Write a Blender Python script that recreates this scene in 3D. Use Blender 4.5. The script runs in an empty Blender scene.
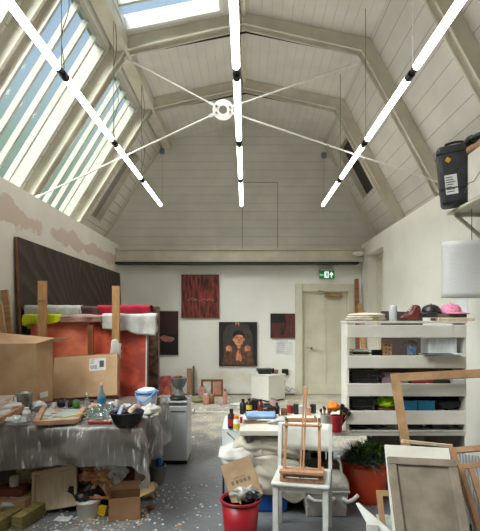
LAMP_S = 7.0; SKY_S = 1.3; SUN_S = 18.0; EXPO = 0.45
import bpy, math, random
from mathutils import Vector, Matrix, noise
random.seed(7)
SC = bpy.context.scene
COL = SC.collection
PI = math.pi
EYE = 1.55; F = 460.0; CX = 246.0; CY = 319.0
def PX(px, d): return (px-CX)/F*d
def PZ(py, d): return EYE+(CY-py)/F*d
def P(px, py, d): return Vector((PX(px, d), d, PZ(py, d)))
def lin(c):
    c = c/255.0
    return c/12.92 if c <= .04045 else ((c+.055)/1.055)**2.4
def rgb(r, g, b): return (lin(r), lin(g), lin(b), 1)

# ------------------------------------------------------------------ materials
def newmat(name):
    m = bpy.data.materials.new(name); m.use_nodes = True
    nt = m.node_tree; b = nt.nodes['Principled BSDF']
    return m, nt, b
def N(nt, t, **k):
    n = nt.nodes.new(t)
    for a, v in k.items(): setattr(n, a, v)
    return n
MATS = {}
def mat(name, c, c2=None, rough=.6, metal=0, scale=6, bump=0, bscale=None, stretch=None, spec=.5, lo=.35, hi=.65, trans=0, sheen=0, detail=4):
    """two colours mixed by noise + optional bump"""
    if name in MATS: return MATS[name]
    m, nt, b = newmat(name); L = nt.links
    b.inputs['Roughness'].default_value = rough; b.inputs['Metallic'].default_value = metal
    b.inputs['Specular IOR Level'].default_value = spec
    if c2 is None: c2 = tuple(max(0, v*.86) for v in c)
    tc = N(nt, 'ShaderNodeTexCoord'); mp = N(nt, 'ShaderNodeMapping')
    if stretch: mp.inputs['Scale'].default_value = stretch
    L.new(tc.outputs['Object'], mp.inputs['Vector'])
    nz = N(nt, 'ShaderNodeTexNoise'); nz.inputs['Scale'].default_value = scale; nz.inputs['Detail'].default_value = detail
    L.new(mp.outputs['Vector'], nz.inputs['Vector'])
    rp = N(nt, 'ShaderNodeValToRGB'); rp.color_ramp.elements[0].position = lo; rp.color_ramp.elements[1].position = hi
    rp.color_ramp.elements[0].color = rgb(*c2); rp.color_ramp.elements[1].color = rgb(*c)
    L.new(nz.outputs['Fac'], rp.inputs['Fac']); L.new(rp.outputs['Color'], b.inputs['Base Color'])
    if bump:
        n2 = N(nt, 'ShaderNodeTexNoise'); n2.inputs['Scale'].default_value = bscale or scale*4; n2.inputs['Detail'].default_value = 3
        L.new(mp.outputs['Vector'], n2.inputs['Vector'])
        bp = N(nt, 'ShaderNodeBump'); bp.inputs['Strength'].default_value = bump; bp.inputs['Distance'].default_value = .02
        L.new(n2.outputs['Fac'], bp.inputs['Height']); L.new(bp.outputs['Normal'], b.inputs['Normal'])
    if trans:
        tr = N(nt, 'ShaderNodeBsdfTransparent'); mx = N(nt, 'ShaderNodeMixShader'); mx.inputs['Fac'].default_value = trans
        L.new(b.outputs['BSDF'], mx.inputs[1]); L.new(tr.outputs['BSDF'], mx.inputs[2])
        L.new(mx.outputs['Shader'], nt.nodes['Material Output'].inputs['Surface'])
    MATS[name] = m
    return m
def board_mat(name, axis, pitch, c, c2, groove=.05, dark=.55, rough=.5):
    """boards: grooves every pitch along the given direction of the place"""
    m, nt, b = newmat(name); L = nt.links
    b.inputs['Roughness'].default_value = rough
    tc = N(nt, 'ShaderNodeTexCoord')
    vm = N(nt, 'ShaderNodeVectorMath', operation='DOT_PRODUCT'); vm.inputs[1].default_value = [a/pitch for a in axis]
    L.new(tc.outputs['Object'], vm.inputs[0])
    fr = N(nt, 'ShaderNodeMath', operation='FRACT'); L.new(vm.outputs['Value'], fr.inputs[0])
    lt = N(nt, 'ShaderNodeMath', operation='LESS_THAN'); L.new(fr.outputs[0], lt.inputs[0]); lt.inputs[1].default_value = groove
    nz = N(nt, 'ShaderNodeTexNoise'); nz.inputs['Scale'].default_value = 2.5; nz.inputs['Detail'].default_value = 5
    L.new(tc.outputs['Object'], nz.inputs['Vector'])
    rp = N(nt, 'ShaderNodeValToRGB'); rp.color_ramp.elements[0].position = .3; rp.color_ramp.elements[1].position = .7
    rp.color_ramp.elements[0].color = rgb(*c2); rp.color_ramp.elements[1].color = rgb(*c)
    L.new(nz.outputs['Fac'], rp.inputs['Fac'])
    mx = N(nt, 'ShaderNodeMix', data_type='RGBA'); L.new(lt.outputs[0], mx.inputs['Factor'])
    L.new(rp.outputs['Color'], mx.inputs['A']); mx.inputs['B'].default_value = rgb(*[v*dark for v in c2])
    L.new(mx.outputs['Result'], b.inputs['Base Color'])
    bp = N(nt, 'ShaderNodeBump'); bp.inputs['Strength'].default_value = .6; bp.inputs['Distance'].default_value = .006; bp.invert = True
    L.new(lt.outputs[0], bp.inputs['Height']); L.new(bp.outputs['Normal'], b.inputs['Normal'])
    return m
def emis(name, c, s):
    m, nt, b = newmat(name)
    b.inputs['Base Color'].default_value = c; b.inputs['Emission Color'].default_value = c; b.inputs['Emission Strength'].default_value = s
    return m
def glassmat(name, tint, gloss=.08, rough=.05, body=0, bodycol=(200, 205, 205)):
    m, nt, b = newmat(name); L = nt.links
    nt.nodes.remove(b)
    tr = N(nt, 'ShaderNodeBsdfTransparent'); tr.inputs['Color'].default_value = tint
    gl = N(nt, 'ShaderNodeBsdfGlossy'); gl.inputs['Roughness'].default_value = rough
    df = N(nt, 'ShaderNodeBsdfDiffuse'); df.inputs['Color'].default_value = rgb(*bodycol)
    m1 = N(nt, 'ShaderNodeMixShader'); m1.inputs['Fac'].default_value = gloss
    m2 = N(nt, 'ShaderNodeMixShader'); m2.inputs['Fac'].default_value = body
    L.new(tr.outputs[0], m1.inputs[1]); L.new(gl.outputs[0], m1.inputs[2])
    L.new(m1.outputs[0], m2.inputs[1]); L.new(df.outputs[0], m2.inputs[2])
    L.new(m2.outputs[0], nt.nodes['Material Output'].inputs['Surface'])
    return m

# ------------------------------------------------------------------ mesh builder
class MB:
    def __init__(s): s.v = []; s.f = []
    def add(s, vs, fs):
        k = len(s.v); s.v += [Vector(p) for p in vs]; s.f += [tuple(i+k for i in f) for f in fs]; return s
    def hexa(s, c8):
        return s.add(c8, [(0, 3, 2, 1), (4, 5, 6, 7), (0, 1, 5, 4), (1, 2, 6, 5), (2, 3, 7, 6), (3, 0, 4, 7)])
    def b(s, x0, x1, y0, y1, z0, z1, M=None):
        c = [Vector(p) for p in ((x0, y0, z0), (x1, y0, z0), (x1, y1, z0), (x0, y1, z0), (x0, y0, z1), (x1, y0, z1), (x1, y1, z1), (x0, y1, z1))]
        if M is not None: c = [M @ p for p in c]
        return s.hexa(c)
    def cyl(s, p0, p1, r0, r1=None, n=12, cap=True):
        p0, p1 = Vector(p0), Vector(p1); r1 = r0 if r1 is None else r1
        d = (p1-p0).normalized(); a = d.orthogonal().normalized(); c = d.cross(a)
        vs = []
        for p, r in ((p0, r0), (p1, r1)):
            for i in range(n):
                t = 2*PI*i/n; vs.append(p+(a*math.cos(t)+c*math.sin(t))*r)
        fs = [(i, (i+1) % n, n+(i+1) % n, n+i) for i in range(n)]
        if cap: fs += [tuple(reversed(range(n))), tuple(range(n, 2*n))]
        return s.add(vs, fs)
    def bar(s, p0, p1, w, h, up=(0, 0, 1)):
        p0, p1 = Vector(p0), Vector(p1); d = (p1-p0).normalized(); a = d.cross(Vector(up))
        if a.length < 1e-4: a = Vector((1, 0, 0))
        a.normalize(); c = a.cross(d); a = a*w/2; c = c*h/2
        return s.hexa([p0-a-c, p0+a-c, p0+a+c, p0-a+c, p1-a-c, p1+a-c, p1+a+c, p1-a+c])
    def tube(s, pts, r, n=6):
        pts = [Vector(p) for p in pts]; vs = []; fs = []
        a = None
        for i, p in enumerate(pts):
            d = (pts[min(i+1, len(pts)-1)]-pts[max(i-1, 0)]).normalized()
            if a is None: a = d.orthogonal().normalized()
            a = (a-d*a.dot(d)).normalized(); c = d.cross(a)
            for k in range(n):
                t = 2*PI*k/n; vs.append(p+(a*math.cos(t)+c*math.sin(t))*r)
        for i in range(len(pts)-1):
            for k in range(n): fs.append((i*n+k, i*n+(k+1) % n, (i+1)*n+(k+1) % n, (i+1)*n+k))
        fs += [tuple(reversed(range(n))), tuple(range((len(pts)-1)*n, len(pts)*n))]
        return s.add(vs, fs)
    def lathe(s, prof, c=(0, 0, 0), n=20, M=None, sx=1, sy=1):
        c = Vector(c); vs = []; fs = []
        for r, z in prof:
            for k in range(n):
                t = 2*PI*k/n; p = Vector((math.cos(t)*r*sx, math.sin(t)*r*sy, z))
                if M is not None: p = M @ p
                vs.append(c+p)
        m = len(prof)
        for i in range(m-1):
            for k in range(n): fs.append((i*n+k, i*n+(k+1) % n, (i+1)*n+(k+1) % n, (i+1)*n+k))
        if prof[0][0] > 1e-5: fs.append(tuple(reversed(range(n))))
        if prof[-1][0] > 1e-5: fs.append(tuple(range((m-1)*n, m*n)))
        return s.add(vs, fs)
    def blob(s, c, r, amp=.15, fr=2.0, seed=0, nu=28, nv=16, flat=None):
        c = Vector(c); o = Vector((seed*7.3, seed*3.1, seed)); vs = []; fs = []
        for j in range(nv+1):
            ph = PI*j/nv
            for i in range(nu):
                t = 2*PI*i/nu; d = Vector((math.sin(ph)*math.cos(t), math.sin(ph)*math.sin(t), math.cos(ph)))
                k = 1+amp*(noise.noise(d*fr+o)*1.6+noise.noise(d*fr*2.7+o)*.8)
                p = Vector((d.x*r[0]*k, d.y*r[1]*k, d.z*r[2]*k))
                if flat is not None: p.z = max(p.z, flat)
                vs.append(c+p)
        for j in range(nv):
            for i in range(nu): fs.append((j*nu+i, (j+1)*nu+i, (j+1)*nu+(i+1) % nu, j*nu+(i+1) % nu))
        return s.add(vs, fs)
    def grid(s, fn, nu, nv):
        vs = [fn(i/nu, j/nv) for j in range(nv+1) for i in range(nu+1)]
        fs = [(j*(nu+1)+i, j*(nu+1)+i+1, (j+1)*(nu+1)+i+1, (j+1)*(nu+1)+i) for j in range(nv) for i in range(nu)]
        return s.add(vs, fs)
    def poly(s, pts, z0=0.0, z1=.002, M=None):
        """flat outline in XY, extruded z0..z1"""
        n = len(pts); vs = [Vector((x, y, z0)) for x, y in pts]+[Vector((x, y, z1)) for x, y in pts]
        if M is not None: vs = [M @ v for v in vs]
        return s.add(vs, [tuple(reversed(range(n))), tuple(range(n, 2*n))]+[(i, (i+1) % n, n+(i+1) % n, n+i) for i in range(n)])
def ell(cx, cy, rx, ry, n=18, a=0):
    return [(cx+rx*math.cos(t)*math.cos(a)-ry*math.sin(t)*math.sin(a), cy+rx*math.cos(t)*math.sin(a)+ry*math.sin(t)*math.cos(a)) for t in [2*PI*i/n for i in range(n)]]

def obj(name, mb, m, parent=None, smooth=False, bevel=0, solid=0, sub=0, world=True):
    """link one mesh; geometry given in world coordinates is moved into the parent's frame"""
    me = bpy.data.meshes.new(name); vs = mb.v
    if parent is not None and world:
        o0 = Vector((0, 0, 0)); q = parent
        while q is not None: o0 = o0+q.location; q = q.parent
        vs = [v-o0 for v in vs]
    me.from_pydata([tuple(v) for v in vs], [], mb.f); me.update()
    o = bpy.data.objects.new(name, me); COL.objects.link(o); me.materials.append(m)
    if parent is not None: o.parent = parent
    import bmesh
    bm = bmesh.new(); bm.from_mesh(me); bmesh.ops.recalc_face_normals(bm, faces=bm.faces); bm.to_mesh(me); bm.free()
    if smooth:
        for p in me.polygons: p.use_smooth = True
    if bevel:
        d = o.modifiers.new('bevel', 'BEVEL'); d.width = bevel; d.segments = 2; d.limit_method = 'ANGLE'; d.angle_limit = .6
    if solid:
        d = o.modifiers.new('solid', 'SOLIDIFY'); d.thickness = solid; d.offset = 0
    if sub:
        d = o.modifiers.new('sub', 'SUBSURF'); d.levels = sub; d.render_levels = sub
    return o
def tag(o, label, cat, group=None):
    o['label'] = label; o['category'] = cat
    if group: o['group'] = group
    return o
def thing(name, label, cat, loc=(0, 0, 0), group=None, rz=0):
    o = bpy.data.objects.new(name, None); COL.objects.link(o); o.location = loc; o.rotation_euler = (0, 0, rz)
    o.empty_display_size = .05
    return tag(o, label, cat, group)
def one(name, mb, m, label, cat, group=None, **k):
    """a thing that is one mesh, its origin moved to its base"""
    xs = [v.x for v in mb.v]; ys = [v.y for v in mb.v]; zs = [v.z for v in mb.v]
    c = Vector(((min(xs)+max(xs))/2, (min(ys)+max(ys))/2, min(zs)))
    mb.v = [v-c for v in mb.v]
    o = obj(name, mb, m, None, **k); o.location = c
    return tag(o, label, cat, group)
def struct(name, mb, m, parent=None, **k):
    o = obj(name, mb, m, parent, **k)
    if parent is None: o['kind'] = 'structure'
    return o
def sroot(name, loc=(0, 0, 0)):
    o = bpy.data.objects.new(name, None); COL.objects.link(o); o.location = loc; o['kind'] = 'structure'; return o
def dup(root, loc, rz=None, label=None, group=None, scale=None, rot=None):
    r = root.copy(); COL.objects.link(r); r.location = loc
    if rz is not None: r.rotation_euler = (0, 0, rz)
    if rot is not None: r.rotation_euler = rot
    if label: r['label'] = label
    if group: r['group'] = group
    if scale: r.scale = scale if not isinstance(scale, (int, float)) else (scale,)*3
    for ch in list(root.children):
        c = ch.copy(); COL.objects.link(c); c.parent = r
        for g in ch.children:
            d = g.copy(); COL.objects.link(d); d.parent = c
    return r
def plane_matrix(BL, BR, TL):
    """local x along the bottom, y up the face, z towards the viewer's side"""
    BL, BR, TL = Vector(BL), Vector(BR), Vector(TL)
    v = (TL-BL).normalized(); u = (BR-BL); u = (u-v*u.dot(v)).normalized(); w = u.cross(v)
    M = Matrix(((u.x, v.x, w.x, BL.x), (u.y, v.y, w.y, BL.y), (u.z, v.z, w.z, BL.z), (0, 0, 0, 1)))
    return M, (BR-BL).length, (TL-BL).length
def mthing(name, label, cat, M, group=None):
    o = bpy.data.objects.new(name, None); COL.objects.link(o); o.matrix_world = M
    loc, rot, sc = M.decompose(); o.location = loc; o.rotation_mode = 'XYZ'; o.rotation_euler = rot.to_euler()
    return tag(o, label, cat, group)
def txt(name, s, size, m, parent, M, depth=.0006, align='LEFT'):
    cu = bpy.data.curves.new(name, 'FONT'); cu.body = s; cu.size = size; cu.extrude = depth; cu.align_x = align
    o = bpy.data.objects.new(name, cu); COL.objects.link(o); cu.materials.append(m)
    dg = bpy.context.evaluated_depsgraph_get(); me = bpy.data.meshes.new_from_object(o.evaluated_get(dg)); me.name = name
    bpy.data.objects.remove(o); o = bpy.data.objects.new(name, me); COL.objects.link(o); o.parent = parent
    if not me.materials: me.materials.append(m)
    o.matrix_local = M; return o
def fbm(x, y, z=0): return noise.fractal(Vector((x, y, z)), 1, 2, 3)

# ------------------------------------------------------------------ palette
M_white = mat('white_paint', (216, 212, 204), (198, 193, 184), .5, scale=3, bump=.05, bscale=60)
M_frame = mat('cream_frame_paint', (205, 200, 182), (190, 184, 166), .45, scale=4)
M_reveal = mat('window_white', (225, 226, 220), (208, 209, 202), .4, scale=3)
M_cream = mat('door_cream', (212, 208, 190), (200, 196, 178), .5, scale=3)
M_wood = mat('pale_wood', (196, 156, 112), (166, 124, 84), .55, scale=5, stretch=(1, 1, 6), bump=.1)
M_woodd = mat('brown_wood', (150, 104, 66), (112, 74, 46), .55, scale=6, stretch=(1, 1, 8), bump=.1)
M_beech = mat('pink_beech', (190, 145, 112), (164, 118, 88), .5, scale=8, stretch=(6, 6, 1))
M_ply = mat('plywood', (226, 206, 178), (208, 186, 156), .6, scale=4, stretch=(8, 1, 1))
M_card = mat('cardboard', (204, 168, 130), (186, 150, 114), .75, scale=5, bump=.08, bscale=12)
M_card2 = mat('cardboard_dark', (166, 126, 92), (144, 106, 74), .75, scale=5, bump=.1, bscale=12)
M_black = mat('black_plastic', (30, 30, 32), (20, 20, 22), .4, scale=8)
M_metal = mat('grey_metal', (140, 138, 132), (118, 116, 112), .35, metal=.7, scale=8)
M_darkm = mat('dark_metal', (60, 60, 62), (44, 44, 46), .3, metal=.8, scale=8)
M_brass = mat('brass', (190, 150, 80), (160, 122, 60), .3, metal=.8)
M_paper = mat('paper', (226, 226, 226), (206, 208, 210), .7, scale=6)
M_cloth = mat('white_cloth', (205, 203, 198), (182, 180, 176), .85, scale=10, bump=.2, bscale=40)
M_clear = glassmat('clear_plastic', (.9, .92, .92, 1), .12, .15, .45, (225, 228, 228))
M_glass = glassmat('clear_glass', (.82, .9, .88, 1), .15, .05, .12)
M_ink = mat('print_ink', (50, 48, 46), (40, 38, 36), .7)
M_red = mat('red_plastic', (172, 30, 44), (150, 22, 36), .35, scale=4)
M_trug = mat('orange_red_rubber', (214, 74, 34), (184, 56, 26), .5, scale=4)
M_blue = mat('blue_plastic', (20, 84, 168), (14, 66, 140), .35, scale=4)
# ================================================================== ROOM
YB = 9.38; XL = -2.6; XR = 2.35; ZW = 3.06; Y0 = -2.5
# floor material: grey paint, faint setts, spilled white dust
def floor_mat():
    m, nt, b = newmat('painted_floor'); L = nt.links
    tc = N(nt, 'ShaderNodeTexCoord')
    nz = N(nt, 'ShaderNodeTexNoise'); nz.inputs['Scale'].default_value = 1.3; nz.inputs['Detail'].default_value = 8
    L.new(tc.outputs['Object'], nz.inputs['Vector'])
    r1 = N(nt, 'ShaderNodeValToRGB'); r1.color_ramp.elements[0].position = .3; r1.color_ramp.elements[1].position = .7
    r1.color_ramp.elements[0].color = rgb(104, 107, 112); r1.color_ramp.elements[1].color = rgb(127, 130, 135)
    L.new(nz.outputs['Fac'], r1.inputs['Fac'])
    # parquet-like joints
    br = N(nt, 'ShaderNodeTexBrick'); br.inputs['Scale'].default_value = 3.2; br.inputs['Mortar Size'].default_value = .012
    br.inputs['Color1'].default_value = (1, 1, 1, 1); br.inputs['Color2'].default_value = (.96, .96, .96, 1); br.inputs['Mortar'].default_value = (.78, .78, .78, 1)
    mp = N(nt, 'ShaderNodeMapping'); mp.inputs['Rotation'].default_value = (0, 0, .78)
    L.new(tc.outputs['Object'], mp.inputs['Vector']); L.new(mp.outputs['Vector'], br.inputs['Vector'])
    mu = N(nt, 'ShaderNodeMix', data_type='RGBA', blend_type='MULTIPLY'); mu.inputs['Factor'].default_value = 1
    L.new(br.outputs['Color'], mu.inputs['B'])
    # plaster dust: everywhere specks, thick toward the back wall
    sp = N(nt, 'ShaderNodeTexNoise'); sp.inputs['Scale'].default_value = 38; sp.inputs['Detail'].default_value = 6
    L.new(tc.outputs['Object'], sp.inputs['Vector'])
    se = N(nt, 'ShaderNodeSeparateXYZ'); L.new(tc.outputs['Object'], se.inputs[0])
    mr = N(nt, 'ShaderNodeMapRange'); mr.inputs['From Min'].default_value = 4.4; mr.inputs['From Max'].default_value = 6.6
    mr.inputs['To Min'].default_value = 0; mr.inputs['To Max'].default_value = .30; L.new(se.outputs['Y'], mr.inputs['Value'])
    # patch in front of the left table
    m2 = N(nt, 'ShaderNodeMapRange'); m2.inputs['From Min'].default_value = -.35; m2.inputs['From Max'].default_value = -1.1
    m2.inputs['To Min'].default_value = 0; m2.inputs['To Max'].default_value = .16; L.new(se.outputs['X'], m2.inputs['Value'])
    big = N(nt, 'ShaderNodeTexNoise'); big.inputs['Scale'].default_value = 3.0; big.inputs['Detail'].default_value = 5; L.new(tc.outputs['Object'], big.inputs['Vector'])
    bm_ = N(nt, 'ShaderNodeMapRange'); bm_.inputs['From Min'].default_value = .4; bm_.inputs['From Max'].default_value = .65; bm_.inputs['To Min'].default_value = -.10; bm_.inputs['To Max'].default_value = .06
    L.new(big.outputs['Fac'], bm_.inputs['Value'])
    a1 = N(nt, 'ShaderNodeMath', operation='MAXIMUM'); L.new(mr.outputs[0], a1.inputs[0]); L.new(m2.outputs[0], a1.inputs[1])
    a2 = N(nt, 'ShaderNodeMath', operation='ADD'); L.new(a1.outputs[0], a2.inputs[0]); L.new(sp.outputs['Fac'], a2.inputs[1])
    a3 = N(nt, 'ShaderNodeMath', operation='ADD'); L.new(a2.outputs[0], a3.inputs[0]); L.new(bm_.outputs[0], a3.inputs[1])
    r2 = N(nt, 'ShaderNodeMapRange'); r2.inputs['From Min'].default_value = .62; r2.inputs['From Max'].default_value = .80
    L.new(a3.outputs[0], r2.inputs['Value'])
    mx = N(nt, 'ShaderNodeMix', data_type='RGBA'); L.new(r2.outputs[0], mx.inputs['Factor'])
    L.new(r1.outputs['Color'], mx.inputs['A']); mx.inputs['B'].default_value = rgb(198, 188, 170)
    L.new(mx.outputs['Result'], mu.inputs['A']); L.new(mu.outputs['Result'], b.inputs['Base Color'])
    rr = N(nt, 'ShaderNodeMapRange'); rr.inputs['To Min'].default_value = .32; rr.inputs['To Max'].default_value = .75
    L.new(r2.outputs[0], rr.inputs['Value']); L.new(rr.outputs[0], b.inputs['Roughness'])
    return m
M_floor = floor_mat()
struct('floor', MB().b(-3.1, 3.1, Y0-.2, YB+.3, -.15, 0), M_floor)
# left wall: white with old bare plaster patches of their own shape
def wall_mat(name, base, base2, stain, zlo, zhi, thr, sc=1.4, ztop=None, smooth=.03):
    m, nt, b = newmat(name); L = nt.links; b.inputs['Roughness'].default_value = .7
    tc = N(nt, 'ShaderNodeTexCoord'); nz = N(nt, 'ShaderNodeTexNoise'); nz.inputs['Scale'].default_value = 1.5; nz.inputs['Detail'].default_value = 6
    L.new(tc.outputs['Object'], nz.inputs['Vector'])
    rp = N(nt, 'ShaderNodeValToRGB'); rp.color_ramp.elements[0].position = .3; rp.color_ramp.elements[1].position = .7
    rp.color_ramp.elements[0].color = rgb(*base2); rp.color_ramp.elements[1].color = rgb(*base); L.new(nz.outputs['Fac'], rp.inputs['Fac'])
    n2 = N(nt, 'ShaderNodeTexNoise'); n2.inputs['Scale'].default_value = sc; n2.inputs['Detail'].default_value = 7; n2.inputs['Roughness'].default_value = .65
    L.new(tc.outputs['Object'], n2.inputs['Vector'])
    se = N(nt, 'ShaderNodeSeparateXYZ'); L.new(tc.outputs['Object'], se.inputs[0])
    sb = N(nt, 'ShaderNodeMath', operation='SUBTRACT'); sb.inputs[1].default_value = (zlo+zhi)/2; L.new(se.outputs['Z'], sb.inputs[0])
    ab = N(nt, 'ShaderNodeMath', operation='ABSOLUTE'); L.new(sb.outputs[0], ab.inputs[0])
    mr = N(nt, 'ShaderNodeMapRange'); mr.inputs['From Min'].default_value = (zhi-zlo)/2-.2; mr.inputs['From Max'].default_value = (zhi-zlo)/2+.12
    mr.inputs['To Min'].default_value = .5; mr.inputs['To Max'].default_value = 0; L.new(ab.outputs[0], mr.inputs['Value'])
    ad = N(nt, 'ShaderNodeMath', operation='ADD'); L.new(mr.outputs[0], ad.inputs[0]); L.new(n2.outputs['Fac'], ad.inputs[1])
    ms = N(nt, 'ShaderNodeMapRange'); ms.inputs['From Min'].default_value = thr; ms.inputs['From Max'].default_value = thr+smooth; L.new(ad.outputs[0], ms.inputs['Value'])
    mx = N(nt, 'ShaderNodeMix', data_type='RGBA'); L.new(ms.outputs[0], mx.inputs['Factor']); L.new(rp.outputs['Color'], mx.inputs['A']); mx.inputs['B'].default_value = rgb(*stain)
    L.new(mx.outputs['Result'], b.inputs['Base Color'])
    bp = N(nt, 'ShaderNodeBump'); bp.inputs['Strength'].default_value = .15; bp.inputs['Distance'].default_value = .02
    n3 = N(nt, 'ShaderNodeTexNoise'); n3.inputs['Scale'].default_value = 14; L.new(tc.outputs['Object'], n3.inputs['Vector'])
    L.new(n3.outputs['Fac'], bp.inputs['Height']); L.new(bp.outputs['Normal'], b.inputs['Normal'])
    return m
M_wl = wall_mat('left_wall_plaster', (222, 218, 208), (210, 206, 196), (196, 180, 166), 2.5, 2.93, .86, sc=1.6)
M_wr = wall_mat('right_wall_plaster', (222, 220, 212), (210, 208, 198), (198, 192, 178), -.5, .1, 1.0)
M_wb = wall_mat('back_wall_plaster', (240, 240, 236), (230, 229, 224), (216, 204, 178), .05, .62, .92, sc=3, smooth=.3)
struct('wall_left', MB().b(-3.1, XL, Y0, YB+.2, 0, ZW), M_wl)
wr = MB().b(XR, 2.9, Y0, 7.9, 0, ZW).b(XR, 2.9, 8.86, YB+.2, 0, ZW).b(XR, 2.9, 7.9, 8.86, 2.79, ZW)
struct('wall_right', wr, M_wr)
d2 = sroot('door_2', (2.56, 7.9, 0))
obj('door_panel', MB().b(2.56, 2.62, 7.9, 8.86, 0, 2.79), M_cream, d2)
obj('door_frame', MB().b(2.52, 2.56, 7.9, 7.97, 0, 2.79).b(2.52, 2.56, 8.74, 8.86, 0, 2.79).b(2.52, 2.56, 7.97, 8.74, 2.7, 2.79), M_cream, d2)
# back wall split around the door
wb = MB().b(XL-.1, 1.06, YB, YB+.2, 0, 2.94).b(2.14, XR+.2, YB, YB+.2, 0, 2.94).b(1.06, 2.14, YB, YB+.2, 2.22, 2.94)
struct('wall_back', wb, M_wb)
struct('wall_behind_camera', MB().b(-3.1, 2.9, Y0-.2, Y0, 0, ZW), M_white)
# roof planes
class Slope:
    def __init__(s, a, b_):
        s.a = Vector((a[0], 0, a[1])); e = Vector((b_[0], 0, b_[1]))-s.a; s.len = e.length; s.t = e.normalized()
        n = Vector((s.t.z, 0, -s.t.x))
        if n.dot(Vector((-.1, 0, 2))-s.a) < 0: n = -n
        s.n = n
    def q(s, u, y, n): return s.a+s.t*u+s.n*n+Vector((0, y, 0))
    def box(s, mb, u0, u1, y0, y1, n0, n1):
        q = s.q
        return mb.hexa([q(u0, y0, n0), q(u1, y0, n0), q(u1, y1, n0), q(u0, y1, n0), q(u0, y0, n1), q(u1, y0, n1), q(u1, y1, n1), q(u0, y1, n1)])
    def holed(s, u0, u1, y0, y1, holes, n0, n1):
        mb = MB(); ys = sorted({y0, y1} | {v for h in holes for v in h[2:]}); us = sorted({u0, u1} | {v for h in holes for v in h[:2]})
        for a, b_ in zip(ys, ys[1:]):
            cells = [(c, d) for c, d in zip(us, us[1:]) if not any(h[0] <= (c+d)/2 <= h[1] and h[2] <= (a+b_)/2 <= h[3] for h in holes)]
            run = []
            for c, d in cells:
                if run and abs(run[-1][1]-c) < 1e-6: run[-1] = (run[-1][0], d)
                else: run.append((c, d))
            for c, d in run: s.box(mb, c, d, a, b_, n0, n1)
        return mb
BLp, KL, RG, KR, BRp = (-2.99, ZW), (-1.68, 5.18), (-.03, 5.52), (1.61, 5.18), (2.73, ZW)
SL, SUL, SUR, SR = Slope(BLp, KL), Slope(KL, RG), Slope(KR, RG), Slope(BRp, KR)
FY = [-.6, 1.05, 2.7, 4.35, 6.0, 7.65]
holesL = [(.1, 2.3, FY[i]+.1, FY[i+1]-.1) for i in (0, 1, 2, 3, 4)]+[(.38, 1.85, 8.2, 8.76)]
holesUL = [(.12, 1.42, FY[i]+.12, FY[i+1]-.14) for i in (1, 2, 3)]  # nearer openings are out of view, added to let in more light
bc, bc2 = (212, 210, 202), (199, 197, 189)
mSL = board_mat('boards_left', SL.t, .19, bc, bc2); mSR = board_mat('boards_right', SR.t, .21, bc, bc2, groove=.04, dark=.72)
mUL = board_mat('boards_upper_left', SUL.t, .13, bc, bc2, groove=.035, dark=.9); mUR = board_mat('boards_upper_right', SUR.t, .13, bc, bc2, groove=.035, dark=.88)
mG = board_mat('boards_gable', (0, 0, 1), .17, bc, bc2, groove=.03, dark=.9)
struct('ceiling_slope_left', SL.holed(-.2, SL.len, Y0-.2, YB+.2, holesL, -.16, 0), mSL)
struct('ceiling_slope_right', SR.holed(-.2, SR.len, Y0-.2, YB+.2, [(.92, 2.02, 8.2, 9.0)], -.16, 0), mSR)
struct('ceiling_upper_left', SUL.holed(-.08, SUL.len, Y0-.2, YB+.2, holesUL, -.2, 0), mUL)
struct('ceiling_upper_right', SUR.holed(-.08, SUR.len, Y0-.2, YB+.2, [], -.2, 0), mUR)
def gable(y0, y1):
    pts = [(-3.06, 2.94), (-2.99-.05, ZW), (KL[0]-.08, KL[1]+.02), (RG[0], RG[1]+.05), (KR[0]+.08, KR[1]+.02), (BRp[0]+.05, ZW), (2.8, 2.94)]
    n = len(pts); v = [(x, y0, z) for x, z in pts]+[(x, y1, z) for x, z in pts]
    return MB().add(v, [tuple(range(n)), tuple(range(2*n-1, n-1, -1))]+[(i, (i+1) % n, n+(i+1) % n, n+i) for i in range(n)])
struct('wall_gable', gable(YB, YB+.2), mG)
struct('wall_gable_behind_camera', gable(Y0-.2, Y0), mG)
# hatch outline in the gable, beam casing, black rail
h0, h1, z0, z1 = PX(242, YB), PX(278, YB), PZ(249, YB), PZ(182, YB)
M_line = mat('joint_grey', (120, 117, 106), (105, 102, 92), .7)
struct('trim_hatch', MB().b(h0, h0+.012, YB-.004, YB, z0, z1).b(h1-.012, h1, YB-.004, YB, z0, z1).b(h0, h1, YB-.004, YB, z1-.012, z1), M_line)
struct('trim_beam', MB().b(XL, XR, 9.16, YB, PZ(262, 9.16), PZ(250, 9.16)), M_frame, bevel=.008)
struct('trim_ledge', MB().b(XL, XR, 9.12, YB, PZ(250, 9.16), PZ(250, 9.16)+.025), M_cream)
one('curtain_rail', MB().b(XL+.01, 2.24, 9.10, 9.37, PZ(262, 9.16)-.04, PZ(262, 9.16)-.002), M_black, 'black rail running the width of the back wall under the beam', 'rail')
struct('baseboard_back', MB().b(XL, 1.02, YB-.02, YB, 0, .03), M_line)
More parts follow.
